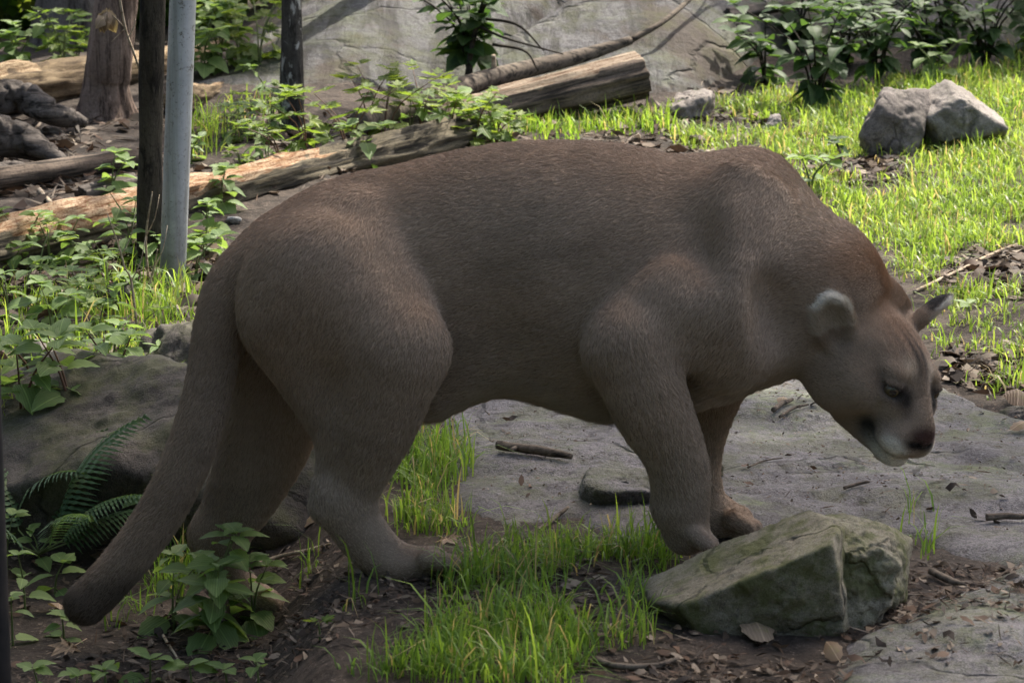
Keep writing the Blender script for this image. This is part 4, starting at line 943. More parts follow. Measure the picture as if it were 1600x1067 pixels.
# ================================================================ fallen leaves and litter
def litter(name, polys, n, seed, label, size=(.008, .028), holes=()):
    rg = np.random.default_rng(seed); pts = []
    for p in polys:
        w = wpoly(p); lo, hi = w.min(0), w.max(0); q = rg.uniform(lo, hi, (n * 3, 2)); q = q[(poly_sd(q, w) > 0) & (fbm(q * 4, 3, seed) > rg.normal(-.1, .25, len(q)))][:n]; pts.append(q)
    q = np.concatenate(pts); N = len(q); P = np.stack([q[:, 0], q[:, 1], surf(q[:, 0], q[:, 1]) + rg.uniform(.002, .009, N)], -1)
    az = rg.uniform(0, 6.28, N); d = np.stack([np.cos(az), np.sin(az), rg.normal(0, .25, N)], -1); nn = np.stack([rg.normal(0, .4, N), rg.normal(0, .4, N), np.ones(N)], -1); w = np.cross(d, nn); w /= np.linalg.norm(w, axis=1)[:, None]; nn = np.cross(w, d)
    tw = rg.random(N) < .5; L = rg.uniform(*size, N) * np.where(tw, 1.5, 1); W = L * np.where(tw, .06, rg.uniform(.25, .5, N)); cu = rg.normal(0, .25, N) * np.where(tw, .2, 1)
    L, W, cu = L[:, None], W[:, None], cu[:, None]
    V = np.stack([P - d * L, P - d * L * .3 + w * W + nn * L * cu, P - d * L * .3 - w * W + nn * L * cu, P + d * L * .4 + w * W * .8 + nn * L * cu, P + d * L * .4 - w * W * .8 - nn * L * cu * .5, P + d * L], 1).reshape(-1, 3)
    b = np.arange(N)[:, None] * 6; me = mesh_np(name, V, [b + [1, 2, 4, 3], np.concatenate([b + [0, 2, 1], b + [3, 4, 5]])])
    pal = np.array([(.075, .052, .036), (.12, .088, .062), (.20, .16, .12), (.045, .034, .027), (.05, .038, .03), (.09, .055, .036)]); col = pal[rg.integers(0, len(pal), N)] * rg.uniform(.7, 1.25, (N, 1))
    vcol(me, np.repeat(col, 6, 0)); lt = NT(name + '_mat'); lt.leafy(lt.attr('col').outputs['Color'], .15, .7, spec=.25)
    return tag(link(name, me, lt.m), label, 'leaf litter', kind='stuff')
litter('leaf_litter', [[(-40, 1100), (-40, 880), (420, 830), (640, 880), (900, 840), (1010, 1000), (1100, 980), (1320, 960), (1420, 880), (1640, 890), (1640, 1000), (1450, 980), (1380, 1040), (1300, 1100)]], 6500, 301, 'brown leaf crumbs and twigs scattered on the dark front soil', (.004, .016))
litter('leaf_litter', [[(-60, 720), (-60, 380), (340, 380), (340, 600), (200, 650)]], 3600, 302, 'dry leaf crumbs and stalks on the sunlit bank', (.012, .04))
litter('leaf_litter', [[(-60, 380), (-60, 180), (450, 180), (900, 190), (1100, 130), (1300, 140), (1300, 290), (900, 260), (330, 330)]], 3200, 303, 'leaf crumbs on the ground around the logs', (.012, .04))
litter('leaf_litter', [[(1430, 440), (1500, 395), (1700, 370), (1700, 470), (1500, 475)], [(1280, 290), (1280, 250), (1430, 250), (1430, 290)], [(1480, 600), (1480, 540), (1600, 540), (1620, 640)]], 500, 304, 'dead leaf bits in bare patches of the lawn', (.012, .035))
litter('leaf_litter', [[(690, 800), (700, 640), (1000, 600), (1240, 560), (1640, 650), (1640, 860), (1300, 820)]], 3000, 305, 'sparse crumbs on the flat grey bedrock', (.0012, .005))
litter('leaf_litter', [[(690, 800), (700, 640), (1000, 600), (1240, 560), (1640, 650), (1640, 860), (1300, 820)], [(1375, 1067), (1450, 960), (1650, 910), (1650, 1067)]], 160, 306, 'few larger leaf flakes on the grey bedrock', (.005, .014))
for i, (x, y, sz, kd, lab) in enumerate(((1195, 1010, .075, 'dead', 'curled pale dead leaf in the litter below the mossy rock'), (1235, 990, .08, 'deadmaple', 'grey brown lobed dead leaf beside the mossy rock'), (1530, 447, .09, 'deadmaple', 'pale dead leaf on bare soil in the lawn'), (1590, 640, .07, 'dead', 'curled reddish dead leaf on the slab near the dark flat stone'),
        (1580, 690, .05, 'dead', 'thin pale dead leaf on the flat bedrock'), (470, 832, .06, 'dead', 'pinkish dead leaf between the hind legs'), (335, 985, .06, 'dead', 'dead leaf hidden under the leafy plant'), (125, 1010, .07, 'deadmaple', 'grey dead leaf below the tail tip'), (85, 955, .05, 'dead', 'reddish dead leaf behind the tail tip'), (690, 845, .055, 'deadmaple', 'pale dead leaf behind the hind toes'),
        (1090, 930, .04, 'dead', 'brown dead leaf left of the mossy rock'), (1220, 662, .03, 'dead', 'orange brown leaf scrap on bedrock below the throat'), (1310, 1040, .05, 'dead', 'dark dead leaf on the front litter'), (1180, 130, .05, 'dead', 'dead leaf on the soil by the small bush'), (1500, 125, .08, 'dead', 'tan dead leaf under the dark twiggy bush'), (1400, 140, .07, 'dead', 'upright dead leaf in grass above the stones'), (262, 530, .06, 'dead', 'red brown dead leaf in the weeds'), (300, 460, .06, 'dead', 'yellow brown dead leaf at the pole base'), (1530, 600, .05, 'dead', 'dead leaf at the edge of lawn and slab'))):
    b, s = P_(x, y); t = thing('fallen_leaf', lab, 'leaf', tuple(b + [0, 0, .006])); random.seed(400 + i); a = random.uniform(0, 6.28)
    put_leaf(t, kd, (0, 0, .002), (math.cos(a), math.sin(a), random.uniform(-.1, .25)), (random.uniform(-.5, .5), random.uniform(-.7, .1), 1), sz, 'blade')
# ================================================================ the cougar
def build_cougar():
    H = 0.0045
    prims = []          # (type, data, k, op, flow)
    def cone(a, b, k=0.03, ys=1.0, flow=None):
        """a, b = (px, py, Y, radius_px): a round cone, ys flattens it sideways"""
        A = at(a[0], a[1], a[2]); B = at(b[0], b[1], b[2])
        ra = a[3] * mmpx(a[2]); rb = b[3] * mmpx(b[2])
        prims.append(('c', (A, B, ra, rb, ys), k, 1, np.array(flow, float) if flow is not None else (B - A)))
    def chain(nodes, k=0.03, ys=1.0, flow=None):
        # a smooth curve through the nodes, its pieces joined without a swelling
        n_ = np.array([(*at(q[0], q[1], q[2]), q[3] * mmpx(q[2])) for q in nodes]); e = np.concatenate([[2 * n_[0] - n_[1]], n_, [2 * n_[-1] - n_[-2]]])
        pts = []
        for i in range(1, len(e) - 2):
            for t in np.linspace(0, 1, 5)[:-1]:
                p0, p1, p2, p3 = e[i - 1:i + 3]
                pts.append(0.5 * (2 * p1 + (p2 - p0) * t + (2 * p0 - 5 * p1 + 4 * p2 - p3) * t * t + (3 * p1 - p0 - 3 * p2 + p3) * t ** 3))
        pts.append(n_[-1]); pts = np.array(pts)
        segs = [(a[:3], b[:3], a[3], b[3], ys) for a, b in zip(pts[:-1], pts[1:])]
        prims.append(('m', segs, k, 1, np.array(flow, float) if flow is not None else pts[-1, :3] - pts[0, :3]))
    def ell(c, R, radii, k=0.02, op=1, flow=(-1, 0, -0.3)):
        prims.append(('e', (np.array(c), np.array(R), np.array(radii)), k, op, np.array(flow, float)))
    def pell(px, py, Y, rx, ry, rz, ang=0.0, k=0.02, op=1, flow=(-1, 0, -0.3)):
        """ellipsoid at a pixel, half sizes in px along picture x, depth y, picture z; ang turns it in the picture"""
        s = mmpx(Y); c, q = math.cos(math.radians(ang)), math.sin(math.radians(ang))
        R = np.array([[c, 0, q], [0, 1, 0], [-q, 0, c]]).T
        ell(at(px, py, Y), np.array([[c, 0, -q], [0, 1, 0], [q, 0, c]]), (rx * s, ry * s, rz * s), k, op, flow)
    BK = (-1, 0, -0.25)
    # torso
    TS = 0.66
    chain([(480, 442, .02, 122), (560, 436, .015, 160), (660, 434, .01, 180), (800, 408, .005, 184), (940, 430, 0, 206), (1060, 452, 0, 190), (1140, 470, 0, 138)], 0.05, TS, BK)
    cone((742, 545, 0, 74), (672, 596, -.01, 60), 0.04, 0.95, BK)            # loose belly skin
    cone((945, 582, 0, 66), (800, 530, 0, 70), 0.05, 1.0, BK)
    # back line / withers / neck
    cone((1125, 345, .02, 78), (1172, 300, .03, 58), 0.03, 0.8, (-1, 0, -.3))
    cone((1060, 372, .01, 104), (1160, 340, .02, 86), 0.03, 0.75, BK)
    cone((1150, 400, .0, 150), (1265, 452, -.01, 116), 0.05, 0.85, (-1, 0, -.1))
    cone((1265, 455, .015, 108), (1345, 500, .035, 80), 0.03, 0.75, (-1, 0, .1))
    cone((1150, 480, -.01, 120), (1210, 500, -.02, 78), 0.05, 0.9, (-.6, 0, -1))
    # near shoulder and foreleg
    cone((1160, 322, -.07, 60), (1125, 450, -.122, 84), 0.04, 0.5, (-.5, 0, -1))       # shoulder blade
    pell(1016, 500, -.138, 128, 38, 68, 44, 0.022, 1, (-.6, 0, -1))                       # upper arm / triceps
    cone((1140, 470, -.128, 78), (985, 540, -.148, 64), 0.018, 0.6, (-.6, 0, -1))
    cone((1158, 275, -.075, 16), (1112, 425, -.150, 20), 0.03, 0.8, (-.5, 0, -1))         # spine of the shoulder blade
    pell(1140, 545, -.10, 70, 42, 62, 0, 0.04, 1, (-.5, 0, -1))
    chain([(982, 540, -.15, 68), (1016, 630, -.15, 62), (1052, 705, -.14, 50), (1064, 755, -.13, 47), (1062, 788, -.12, 43)], 0.018, 0.8, None)
    cone((1062, 790, -.12, 42), (1072, 830, -.11, 38), 0.015, 1.0)
    for dy, L in ((-30, 0), (-11, 6), (10, 6), (28, 0)):
        cone((1080 + L, 830, -.11 + dy * .0011, 17), (1104 + L, 850, -.11 + dy * .0013, 14), 0.005)
    # hollows between the muscle masses
    pell(745, 470, -.205, 85, 65, 150, -18, 0.05, -1)
    pell(885, 480, -.215, 50, 66, 140, -20, 0.05, -1)
    pell(545, 560, -.235, 36, 60, 90, -35, 0.04, -1)
    pell(1085, 560, -.235, 36, 60, 60, 20, 0.04, -1)
    pell(430, 400, -.16, 40, 50, 70, 30, 0.05, -1)
    pell(1225, 500, -.155, 45, 50, 80, 25, 0.04, -1)
    pell(1085, 345, -.165, 34, 50, 90, 15, 0.05, -1)
    # far foreleg, planted
    chain([(1120, 520, .10, 84), (1098, 640, .11, 50), (1085, 715, .11, 42), (1090, 770, .11, 40), (1108, 803, .11, 34)], 0.03, 0.85)
    cone((1108, 805, .11, 32), (1150, 815, .11, 27), 0.02, 1.1)
    for dy in (-33, -11, 11, 33):
        cone((1144, 811, .11 + dy * .0011, 16), (1182 - abs(dy) * .4, 823, .11 + dy * .0014, 13), 0.003)
    # near hind leg
    pell(505, 455, -.075, 128, 68, 128, 20, 0.05, 1, (-.6, 0, -1))
    cone((500, 450, -.105, 106), (612, 545, -.142, 78), 0.03, 0.6, (-.5, 0, -1))          # thigh
    cone((548, 385, -.045, 92), (652, 540, -.150, 46), 0.018, 0.6, (-.3, 0, -1))
    cone((470, 500, -.095, 92), (552, 655, -.10, 70), 0.035, 0.6, (-.2, 0, -1))
    chain([(622, 556, -.146, 74), (590, 655, -.135, 64), (564, 730, -.118, 48), (544, 785, -.112, 38)], 0.025, 0.72)
    cone((545, 640, -.11, 50), (508, 762, -.112, 17), 0.012, 0.6, (0, 0, -1))
    cone((520, 772, -.11, 36), (505, 790, -.11, 22), 0.015, 0.8, (0, 0, -1))               # hock
    chain([(535, 790, -.11, 44), (578, 850, -.11, 41), (622, 888, -.11, 35)], 0.02, 0.8)
    cone((618, 888, -.11, 33), (676, 878, -.11, 26), 0.018, 1.2)
    for dy in (-32, -11, 11, 32):
        cone((668, 873, -.11 + dy * .0011, 17), (722 - abs(dy) * .4, 881, -.11 + dy * .00145, 13), 0.004)
    # far hind leg
    chain([(430, 470, .09, 100), (440, 590, .11, 82), (415, 690, .115, 70), (372, 785, .115, 55), (340, 838, .115, 42)], 0.035, 0.7)
    chain([(338, 836, .115, 40), (352, 890, .11, 36), (382, 930, .105, 31)], 0.02, 0.85)
    cone((380, 934, .105, 29), (415, 942, .10, 25), 0.02, 1.15)
    for dy in (-30, -10, 10, 30):
        cone((408, 938, .10 + dy * .001, 18), (440 - abs(dy) * .4, 945, .10 + dy * .0012, 14), 0.009)
    # tail
    tail = [(440, 402, .0, 62), (374, 446, -.005, 50), (343, 510, -.02, 40), (330, 590, -.035, 38), (308, 675, -.05, 38), (268, 770, -.06, 37), (215, 852, -.07, 35), (165, 912, -.08, 34), (134, 942, -.085, 34)]
    chain(tail, 0.02, 1.0)
    # head, in its own frame: x to the nose, y to the near side, z up (mm)
    a, b, c = (math.radians(v) for v in (-51.0, 37.5, -4.0))
    Rz = np.array([[math.cos(a), -math.sin(a), 0], [math.sin(a), math.cos(a), 0], [0, 0, 1]])
    Ry = np.array([[math.cos(b), 0, math.sin(b)], [0, 1, 0], [-math.sin(b), 0, math.cos(b)]])
    Rx = np.array([[1, 0, 0], [0, math.cos(c), -math.sin(c)], [0, math.sin(c), math.cos(c)]])
    C2W = np.array([[1, 0, 0], FWD, UPV]).T
    HR = C2W @ Rz @ Ry @ Rx @ np.diag([1, -1, 1])
    HS = 1.31e-3
    HO = at(1371, 578, -.06)
    hp = lambda p: HO + HR @ (np.array(p, float) * HS)
    def hell(c, r, k=12, op=1, ax=None, flow=(-1, 0, 0)):
        R = HR if ax is None else HR @ ax
        ell(hp(c), R, np.array(r) * HS, k * HS, op, HR @ np.array(flow, float))
    def hcone(p, q, ra, rb, k=12, flow=(-1, 0, 0)):
        prims.append(('c', (hp(p), hp(q), ra * HS, rb * HS, 1.0), k * HS, 1, HR @ np.array(flow, float)))
    def ear_frame(s):
        base = np.array((-26, 65, 26.)) if s > 0 else np.array((-28, -58, 50.))
        d = np.array((-24, 30, 46.)) if s > 0 else np.array((-6, -34, 40.))
        f = np.array((.66, .64, .3)) if s > 0 else np.array((.7, -.5, -.2)); d = d / np.linalg.norm(d)
        f -= d * (f @ d)
        return base, d, f / np.linalg.norm(f)
    hell((-12, 0, 12), (62, 60, 50), 20)
    hell((-30, 0, -8), (60, 62, 56), 24)
    hell((28, 0, 30), (32, 36, 24), 16)
    for s in (1, -1):
        hell((20, s * 44, -6), (38, 25, 29), 16, flow=(-1, s * .5, -.3))
        hell((-12, s * 46, -26), (46, 26, 36), 18, flow=(-1, s * .3, -.6))
        hell((45, s * 28, 31), (17, 15, 9), 9)
        hell((56.5, s * 34.5, 22), (12.5, 12, 5.5), 4)
        hell((57, s * 36, 5), (13, 13, 6), 4)
        hell((85, s * 19, -34), (24, 20, 18), 6, flow=(-1, s * .6, -.4))
        hell((58, s * 24, 0), (24, 16, 18), 12)
    hcone((40, 0, -12), (82, 0, -27), 40, 31, 12)
    hcone((6, 0, -42), (76, 0, -57), 40, 18, 14)
    hell((78, 0, -61), (22, 20, 13), 6)
    hcone((38, 0, 30), (98, 0, -8), 18, 14, 10)
    hell((107, 0, -17), (9, 17, 11), 4)
    hell((76, 0, -52), (40, 40, 2.2), 3, -1, None)
    ears = []
    for s in (1, -1):
        hell((71, s * 39, 14), (11, 10, 6), 5, -1)
        hell((111, s * 8, -22), (4, 3.2, 3), 2.5, -1)
        # ears: a thick cupped leaf
        base, d, f = ear_frame(s)
        w = np.cross(d, f)
        ax = np.array([f, w, d]).T
        hell(base + d * 16, (13, 23.5, 39), 7, 1, ax, flow=d); ears.append(prims[-1])
        hell(base + d * 20 + f * 9.5, (12.5, 19, 33), 3, -1, ax, flow=d)
    # ---------------- grid
    lo = np.full(3, 9.0); hi = np.full(3, -9.0)
    def box(t, dt):
        if t == 'c':
            A, B, ra, rb, ys = dt; r = max(ra, rb); return np.minimum(A, B) - r, np.maximum(A, B) + r
        if t == 'm':
            q = [box('c', s_) for s_ in dt]; return np.min([u[0] for u in q], 0), np.max([u[1] for u in q], 0)
        return dt[0] - dt[2].max(), dt[0] + dt[2].max()
    for t, dt, k, op, fl in prims:
        if op > 0:
            l_, h_ = box(t, dt); lo = np.minimum(lo, l_); hi = np.maximum(hi, h_)
    lo -= 0.03; hi += 0.03
    n = np.ceil((hi - lo) / H).astype(int) + 1
    D = np.full(n, 0.2, np.float32)
    gx = [lo[i] + H * np.arange(n[i]) for i in range(3)]
    def dist(t, dt, P):
        if t == 'm':
            d = dist('c', dt[0], P)
            for s_ in dt[1:]: d = np.minimum(d, dist('c', s_, P))
            return d
        if t == 'c':
            A, B, ra, rb, ys = dt
            S = np.array([1, 1 / ys, 1]); A = A * S; ab = B * S - A; P = P * S - A
            h = np.clip((P @ ab) / (ab @ ab), 0, 1)
            q = P - h[..., None] * ab
            return (np.sqrt((q * q).sum(-1)) - (ra + (rb - ra) * h)) * (1.0 if ys >= 1 else (ys + 1) / 2)
        c, R, r = dt
        q = (P - c) @ R
        k0 = np.sqrt(((q / r) ** 2).sum(-1)); k1 = np.sqrt(((q / (r * r)) ** 2).sum(-1)) + 1e-9
        return k0 * (k0 - 1) / k1
    for t, dt, k, op, fl in prims:
        l_, h_ = box(t, dt)
        m = k + 0.012
        i0 = np.clip(((l_ - m - lo) / H).astype(int), 0, n); i1 = np.clip(((h_ + m - lo) / H).astype(int) + 2, 0, n)
        sl_ = tuple(slice(p, q) for p, q in zip(i0, i1))
        a0 = D[sl_]
        if t == 'm':
            d = np.full(a0.shape, 0.15)
            for s_ in dt:
                lb, hb = box('c', s_)
                j0 = np.maximum(np.clip(((lb - m - lo) / H).astype(int), 0, n) - i0, 0); j1 = np.minimum(np.clip(((hb + m - lo) / H).astype(int) + 2, 0, n), i1) - i0
                sb = tuple(slice(p, q) for p, q in zip(j0, j1))
                P = np.stack(np.meshgrid(*[gx[i][i0[i] + j0[i]:i0[i] + j1[i]] for i in range(3)], indexing='ij'), -1)
                d[sb] = np.minimum(d[sb], dist('c', s_, P))
        else:
            P = np.stack(np.meshgrid(gx[0][sl_[0]], gx[1][sl_[1]], gx[2][sl_[2]], indexing='ij'), -1)
            d = dist(t, dt, P)
        if op > 0:
            hh = np.clip(0.5 + 0.5 * (a0 - d) / k, 0, 1); D[sl_] = a0 + (d - a0) * hh - k * hh * (1 - hh)
        else:
            d = -d; hh = np.clip(0.5 - 0.5 * (a0 - d) / k, 0, 1); D[sl_] = a0 + (d - a0) * hh + k * hh * (1 - hh)
    # ---------------- surface nets
    S = D < 0
    cs = np.zeros(n - 1, np.int8)
    for dx in (0, 1):
        for dy in (0, 1):
            for dz in (0, 1):
                cs += S[dx:n[0] - 1 + dx, dy:n[1] - 1 + dy, dz:n[2] - 1 + dz]
    act = (cs > 0) & (cs < 8)
    ci = np.argwhere(act); idx = np.full(n - 1, -1, np.int64); idx[act] = np.arange(len(ci))
    acc = np.zeros((len(ci), 3)); cnt = np.zeros(len(ci))
    corners = [(0, 0, 0), (1, 0, 0), (0, 1, 0), (1, 1, 0), (0, 0, 1), (1, 0, 1), (0, 1, 1), (1, 1, 1)]
    val = {c: D[ci[:, 0] + c[0], ci[:, 1] + c[1], ci[:, 2] + c[2]].astype(float) for c in corners}
    for c1 in corners:
        for ax in range(3):
            if c1[ax] == 0:
                c2 = tuple(c1[i] + (i == ax) for i in range(3))
                v1, v2 = val[c1], val[c2]; m = (v1 < 0) != (v2 < 0)
                t = np.where(m, v1 / np.where(m, v1 - v2, 1), 0)
                p = np.array(c1) + t[:, None] * (np.array(c2) - np.array(c1))
                acc[m] += p[m]; cnt[m] += 1
    V = lo + (ci + acc / cnt[:, None]) * H
    Q = []
    for ax in range(3):
        u, v = (ax + 1) % 3, (ax + 2) % 3
        s1 = [slice(1, -1)] * 3; s1[ax] = slice(0, n[ax] - 1); s2 = list(s1); s2[ax] = slice(1, n[ax])
        A_, B_ = S[tuple(s1)], S[tuple(s2)]
        e = np.argwhere(A_ != B_); flip = A_[A_ != B_]
        off = np.array([1, 1, 1]); off[ax] = 0; e = e + off
        def cell(du, dv):
            c_ = e.copy(); c_[:, u] += du; c_[:, v] += dv
            return idx[c_[:, 0], c_[:, 1], c_[:, 2]]
        q = np.stack([cell(-1, -1), cell(0, -1), cell(0, 0), cell(-1, 0)], 1)
        q[~flip] = q[~flip][:, ::-1]
        Q.append(q)
    Q = np.concatenate(Q); Q = Q[(Q >= 0).all(1)]
    # light smoothing
    for it in range(3):
        s_ = np.zeros_like(V); w_ = np.zeros(len(V))
        for i in range(4):
            for j in (1, 3):
                np.add.at(s_, Q[:, i], V[Q[:, (i + j) % 4]]); np.add.at(w_, Q[:, i], 1)
        V = V * 0.5 + 0.5 * s_ / np.maximum(w_, 1)[:, None]
    # ---------------- normals, flow, colour
    fn = np.cross(V[Q[:, 2]] - V[Q[:, 0]], V[Q[:, 3]] - V[Q[:, 1]])
    N = np.zeros_like(V)
    for i in range(4): np.add.at(N, Q[:, i], fn)
    N /= np.linalg.norm(N, axis=1)[:, None] + 1e-12
    F = np.zeros_like(V)
    for t, dt, k, op, fl in prims:
        if op < 0: continue
        w = np.exp(-np.clip(dist(t, dt, V), -0.02, 1) / 0.012)
        F += w[:, None] * (fl / np.linalg.norm(fl))
    F += np.stack([fbm(V * 9, 2, 5), fbm(V * 9, 2, 6), fbm(V * 9, 2, 7)], 1) * np.linalg.norm(F, axis=1)[:, None] * 0.25
    F -= N * (F * N).sum(1)[:, None]; F /= np.linalg.norm(F, axis=1)[:, None] + 1e-9
    # picture coordinates of every vertex help to say which part of the coat it is
    rel = V - CAM; dep = rel @ FWD
    PX = 800 + FPX * rel[:, 0] / dep; PY = 533.5 - FPX * (rel @ UPV) / dep
    L = ((V - HO) @ HR) / HS
    base = np.array((0.345, 0.258, 0.190)); grey = np.array((0.40, 0.325, 0.262)); rufous = np.array((0.35, 0.20, 0.115))
    dark = np.array((0.035, 0.029, 0.026)); white = np.array((0.62, 0.60, 0.55)); pale = np.array((0.50, 0.42, 0.34))
    cN = fbm(V * 7, 4, 11)[:, None]
    C = base + (grey - base) * np.clip(0.4 + 0.5 * cN, 0, 1)
    def lay(col, w):
        nonlocal C
        w = np.clip(w, 0, 1)[:, None]; C = C * (1 - w) + col * w
    up = N[:, 2]
    lay(np.array((0.31, 0.20, 0.135)), smooth(0.35, 0.95, up) * 0.6 * (PX < 1250))                      # darker back line
    lay(rufous, np.exp(-(((PX - 1345) / 70) ** 2 + ((PY - 410) / 45) ** 2)) * 0.7)   # rufous nape
    lay(pale, smooth(0.3, 0.95, -up) * (PX < 1250) * 0.6)                                # underside
    lay(dark * 1.0, smooth(865, 930, PY) * (PX < 250)); lay(np.array((.38, .325, .28)), smooth(560, 860, PY) * (PX > 300) * (PX < 1230) * .3)                                        # tail tip
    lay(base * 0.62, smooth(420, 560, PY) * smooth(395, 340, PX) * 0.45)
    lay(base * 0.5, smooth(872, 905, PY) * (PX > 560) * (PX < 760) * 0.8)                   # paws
    # face
    hd = (np.abs(L[:, 1]) < 110) & (L[:, 0] > -75) & (np.linalg.norm(L, axis=1) < 165) & (PX > 1235)
    hw = hd.astype(float)
    g = lambda c, r: np.exp(-((L[:, 0] - c[0]) / r[0]) ** 2 - ((np.abs(L[:, 1]) - c[1]) / r[1]) ** 2 - ((L[:, 2] - c[2]) / r[2]) ** 2) * hw
    lay(np.array((0.36, 0.215, 0.13)), g((0, 0, 60), (60, 34, 30)) * 0.8)
    lay(base * .62, g((72, 0, 15), (40, 11, 34)) * 0.6)
    lay(dark * 1.3, g((44, 5, 52), (44, 3.4, 24)) * 1.0)                                     # brow stripes
    lay(dark * 2.0, g((20, 19, 58), (34, 4, 16)) * 0.4)
    lay(pale * 1.25, g((56, 17, 42), (16, 9, 12)) * 1.2)                                     # pale spot over the eye
    lay(base * .5, g((40, 44, 22), (22, 14, 12)) * 0.5)
    lay(dark * .8, g((66, 36, 15), (19, 17, 10)) * 1.5)                                            # eye rim
    lay(dark * .8, g((72, 23, 9), (14, 9, 13)) * 1.4)                                       # tear line
    lay(dark * 1.5, g((80, 20, -6), (10, 6, 12)) * 0.55)
    lay(pale * 1.1, g((64, 28, -10), (14, 11, 11)) * 0.7)                                    # below the eye
    lay(base * .45, g((80, 26, -26), (20, 14, 10)) * 0.75)                                   # grey whisker pad
    lay(dark * .6, g((61, 30, -47), (17, 17, 15)) * 2.0)                                          # corner of the mouth
    lay(dark * 1.1, g((80, 20, -50), (24, 20, 3.2)) * 0.9)                                   # lips
    lay(white * 1.4, g((100, 31, -37), (14, 15, 10)) * 1.7)
    lay(white * 1.4, g((86, 0, -59), (26, 26, 12)) * 2.0); lay(dark, g((90, 12, -51), (16, 16, 2.2)) * .8)                                    # chin
    lay(np.array((0.10, 0.055, 0.048)), g((110, 0, -14), (9, 19, 11)) * 1.8)                  # nose
    lay(dark * .4, g((112, 9, -25), (9, 14, 6)) * 1.4)
    # ears: dark backs, pale insides and tips
    for s in (1, -1):
        base_, d, f = ear_frame(s)
        q = L - base_; hgt = q @ d; front = q @ f; ln = ((N @ HR) @ f)
        ep = ears[0 if s > 0 else 1]; ear = ((hgt > 6) & hd) * smooth(.006, .003, dist(ep[0], ep[1], V))
        jit = 6 * fbm(V * 90, 2, 77); hj = hgt + jit
        lay(dark * 1.5, ear * smooth(12, 24, hj) * smooth(0.05, -0.3, ln))
        lay(np.array((.52, .45, .37)), ear * smooth(0.15, 0.5, ln))
        lay(white * 1.3, ear * smooth(33, 43, hj) * smooth(-.45, -.1, ln))
        lay(white * 1.1, ear * smooth(18, 30, hj) * smooth(.7, .4, np.abs(ln)) * (ln > -.05))
    C *= 1 + 0.14 * fbm(V * np.array([28., 40, 70]), 3, 21)[:, None] + 0.16 * fbm(V * np.array([7., 9, 16]), 3, 22)[:, None]
    C = np.clip(C * np.array((.90, .875, .825)), 0.01, 0.9)
    # ---------------- objects
    root = thing('cougar', 'large grey brown cougar stalking with head lowered and long tail hanging down', 'cougar', tuple(at(650, 905, 0.0)))
    o0 = np.array(root.location)
    nt = NT('cougar_skin'); at_ = nt.attr('col')
    nt.principled(nt.mix(1.0, at_.outputs['Color'], (0.62, 0.6, 0.6), 'MULTIPLY'), 0.75, spec=0.15)
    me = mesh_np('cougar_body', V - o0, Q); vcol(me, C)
    body = link('body', me, nt.m, root)
    # eyes
    en = NT('cougar_eye')
    oc = en.n('TexCoord').outputs['Object']; vx = en.n('SeparateXYZ'); en.l(oc, vx.inputs[0])
    col = en.ramp(vx.outputs['X'], [(0.0, (0.03, 0.02, 0.015)), (0.72, (0.05, 0.036, 0.02)), (0.86, (0.085, 0.06, 0.025)), (0.9, (0.004, 0.004, 0.004))])
    en.principled(col, 0.06, spec=0.8)
    bm = bmesh.new(); bmesh.ops.create_uvsphere(bm, u_segments=24, v_segments=16, radius=1.0)
    for f_ in bm.faces: f_.smooth = True
    em = bpy.data.meshes.new('eye'); bm.to_mesh(em); bm.free(); em.materials.append(en.m)
    for s in (1, -1):
        e = link('eye', em, None, body, tuple(hp((57.5, s * 34.5, 14)) - o0))
        fx = HR @ np.array((.80, s * .55, .1)); e.rotation_euler = Vector(fx).to_track_quat('X', 'Z').to_euler()
        e.scale = (0.0136,) * 3
    # fur
    T = np.concatenate([Q[:, [0, 1, 2]], Q[:, [0, 2, 3]]])
    ar = np.linalg.norm(np.cross(V[T[:, 1]] - V[T[:, 0]], V[T[:, 2]] - V[T[:, 0]]), axis=1) / 2
    NF = 540000
    hw_ = ar * (1 + 2.5 * smooth(150, 100, np.linalg.norm(L[T[:, 0]], axis=1)))
    ti = RNG.choice(len(T), NF, p=hw_ / hw_.sum())
    b = RNG.random((NF, 2)); fl_ = b.sum(1) > 1; b[fl_] = 1 - b[fl_]
    W = np.stack([1 - b.sum(1), b[:, 0], b[:, 1]], 1)
    ip = lambda A_: (A_[T[ti]] * W[:, :, None]).sum(1)
    P, n_, f_, c_ = ip(V), ip(N), ip(F), ip(C)
    l_ = ip(L); px_ = (PX[T[ti]] * W).sum(1); py_ = (PY[T[ti]] * W).sum(1)
    n_ /= np.linalg.norm(n_, axis=1)[:, None]; f_ += RNG.normal(0, .22, f_.shape); f_ -= n_ * (f_ * n_).sum(1)[:, None]; f_ /= np.linalg.norm(f_, axis=1)[:, None] + 1e-9
    head_w = smooth(150, 95, np.linalg.norm(l_, axis=1))
    ln = 0.0125 * (1 - head_w) + 0.0068 * head_w
    ln = np.where((l_[:, 0] > 80) & (head_w > .5), ln * 0.55, ln)
    ln = ln * (1 + 1.1 * smooth(0.3, 1.0, -n_[:, 2]) * (px_ < 1230) * (px_ > 640) * (py_ < 690))
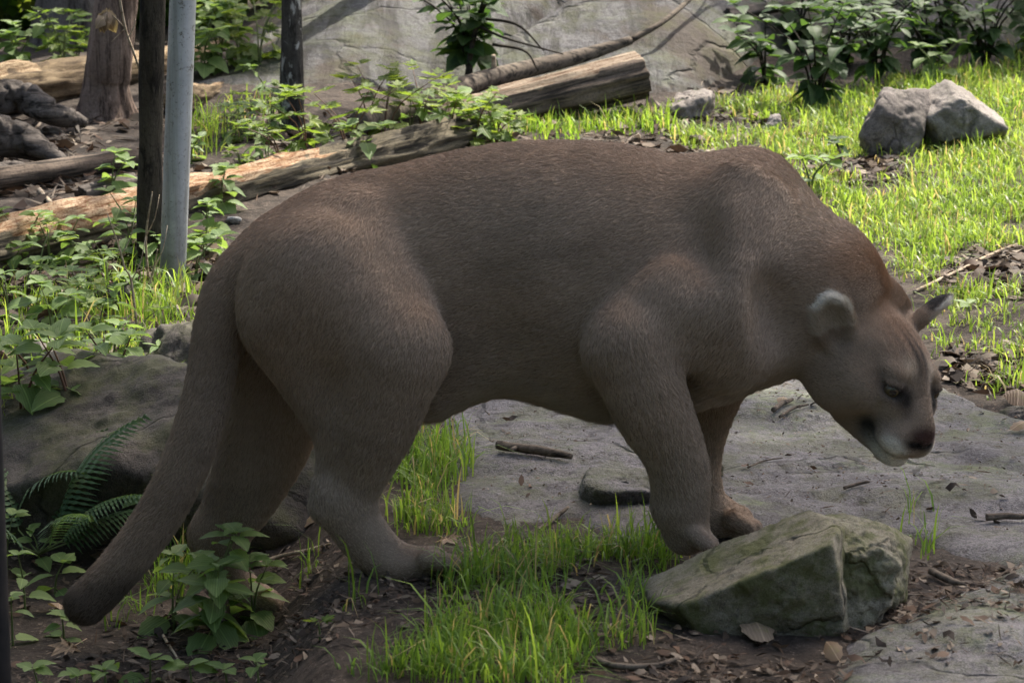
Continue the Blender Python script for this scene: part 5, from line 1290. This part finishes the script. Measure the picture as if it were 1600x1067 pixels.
    ln = ln * (1 - .55 * smooth(740, 850, py_) * (px_ > 300))
    near_eye = np.exp(-((l_[:, 0] - 66) / 14) ** 2 - ((np.abs(l_[:, 1]) - 37) / 13) ** 2 - ((l_[:, 2] - 15) / 9) ** 2)
    ln *= 1 - 0.8 * near_eye
    for s in (1, -1):
        base_, d, f = ear_frame(s); q = l_ - base_; hg = q @ d
        inside = (hg > -6) & (hg < 40) & (np.linalg.norm(q - np.outer(hg, d), axis=1) < 30) & (((n_ @ HR) @ f) > 0.2) & (head_w > .3)
        ln = np.where(inside, ln * 1.7, ln)
        ln = np.where((hg > 10) & (np.linalg.norm(q - np.outer(hg, d), axis=1) < 34) & (head_w > .3) & ~inside, ln * .55, ln)
    ln *= RNG.uniform(0.6, 1.15, NF) * (1 + 0.25 * fbm(P * 45, 2, 31))
    lift = np.radians(RNG.normal(14, 5, NF) + 10 * head_w)
    d0 = f_ * np.cos(lift)[:, None] + n_ * np.sin(lift)[:, None]
    pts = np.zeros((NF, 4, 3))
    for i, s in enumerate((0.0, 0.35, 0.7, 1.0)):
        pts[:, i] = P - n_ * 0.0004 + d0 * (ln * s)[:, None] - n_ * (ln * 0.10 * s * s)[:, None]
    cv = bpy.data.hair_curves.new('fur'); cv.add_curves([4] * NF)
    cv.attributes['position'].data.foreach_set('vector', (pts - o0).astype(np.float32).ravel()) if 'position' in cv.attributes else None
    ra = cv.attributes.get('radius') or cv.attributes.new('radius', 'FLOAT', 'POINT')
    ra.data.foreach_set('value', (np.tile(np.array([0.00030, 0.00029, 0.00022, 0.00005], np.float32), (NF, 1)) * (1 - .35 * head_w)[:, None]).astype(np.float32).ravel())
    ca = cv.attributes.new('col', 'FLOAT_COLOR', 'CURVE')
    cc = np.ones((NF, 4), np.float32); cc[:, :3] = c_ * RNG.uniform(0.80, 1.18, (NF, 1)); ca.data.foreach_set('color', cc.ravel())
    fm = NT('cougar_fur'); fm.principled(fm.attr('col').outputs['Color'], 0.5, spec=0.35)
    fur = link('fur', cv, fm.m, body)
    return root
build_cougar()
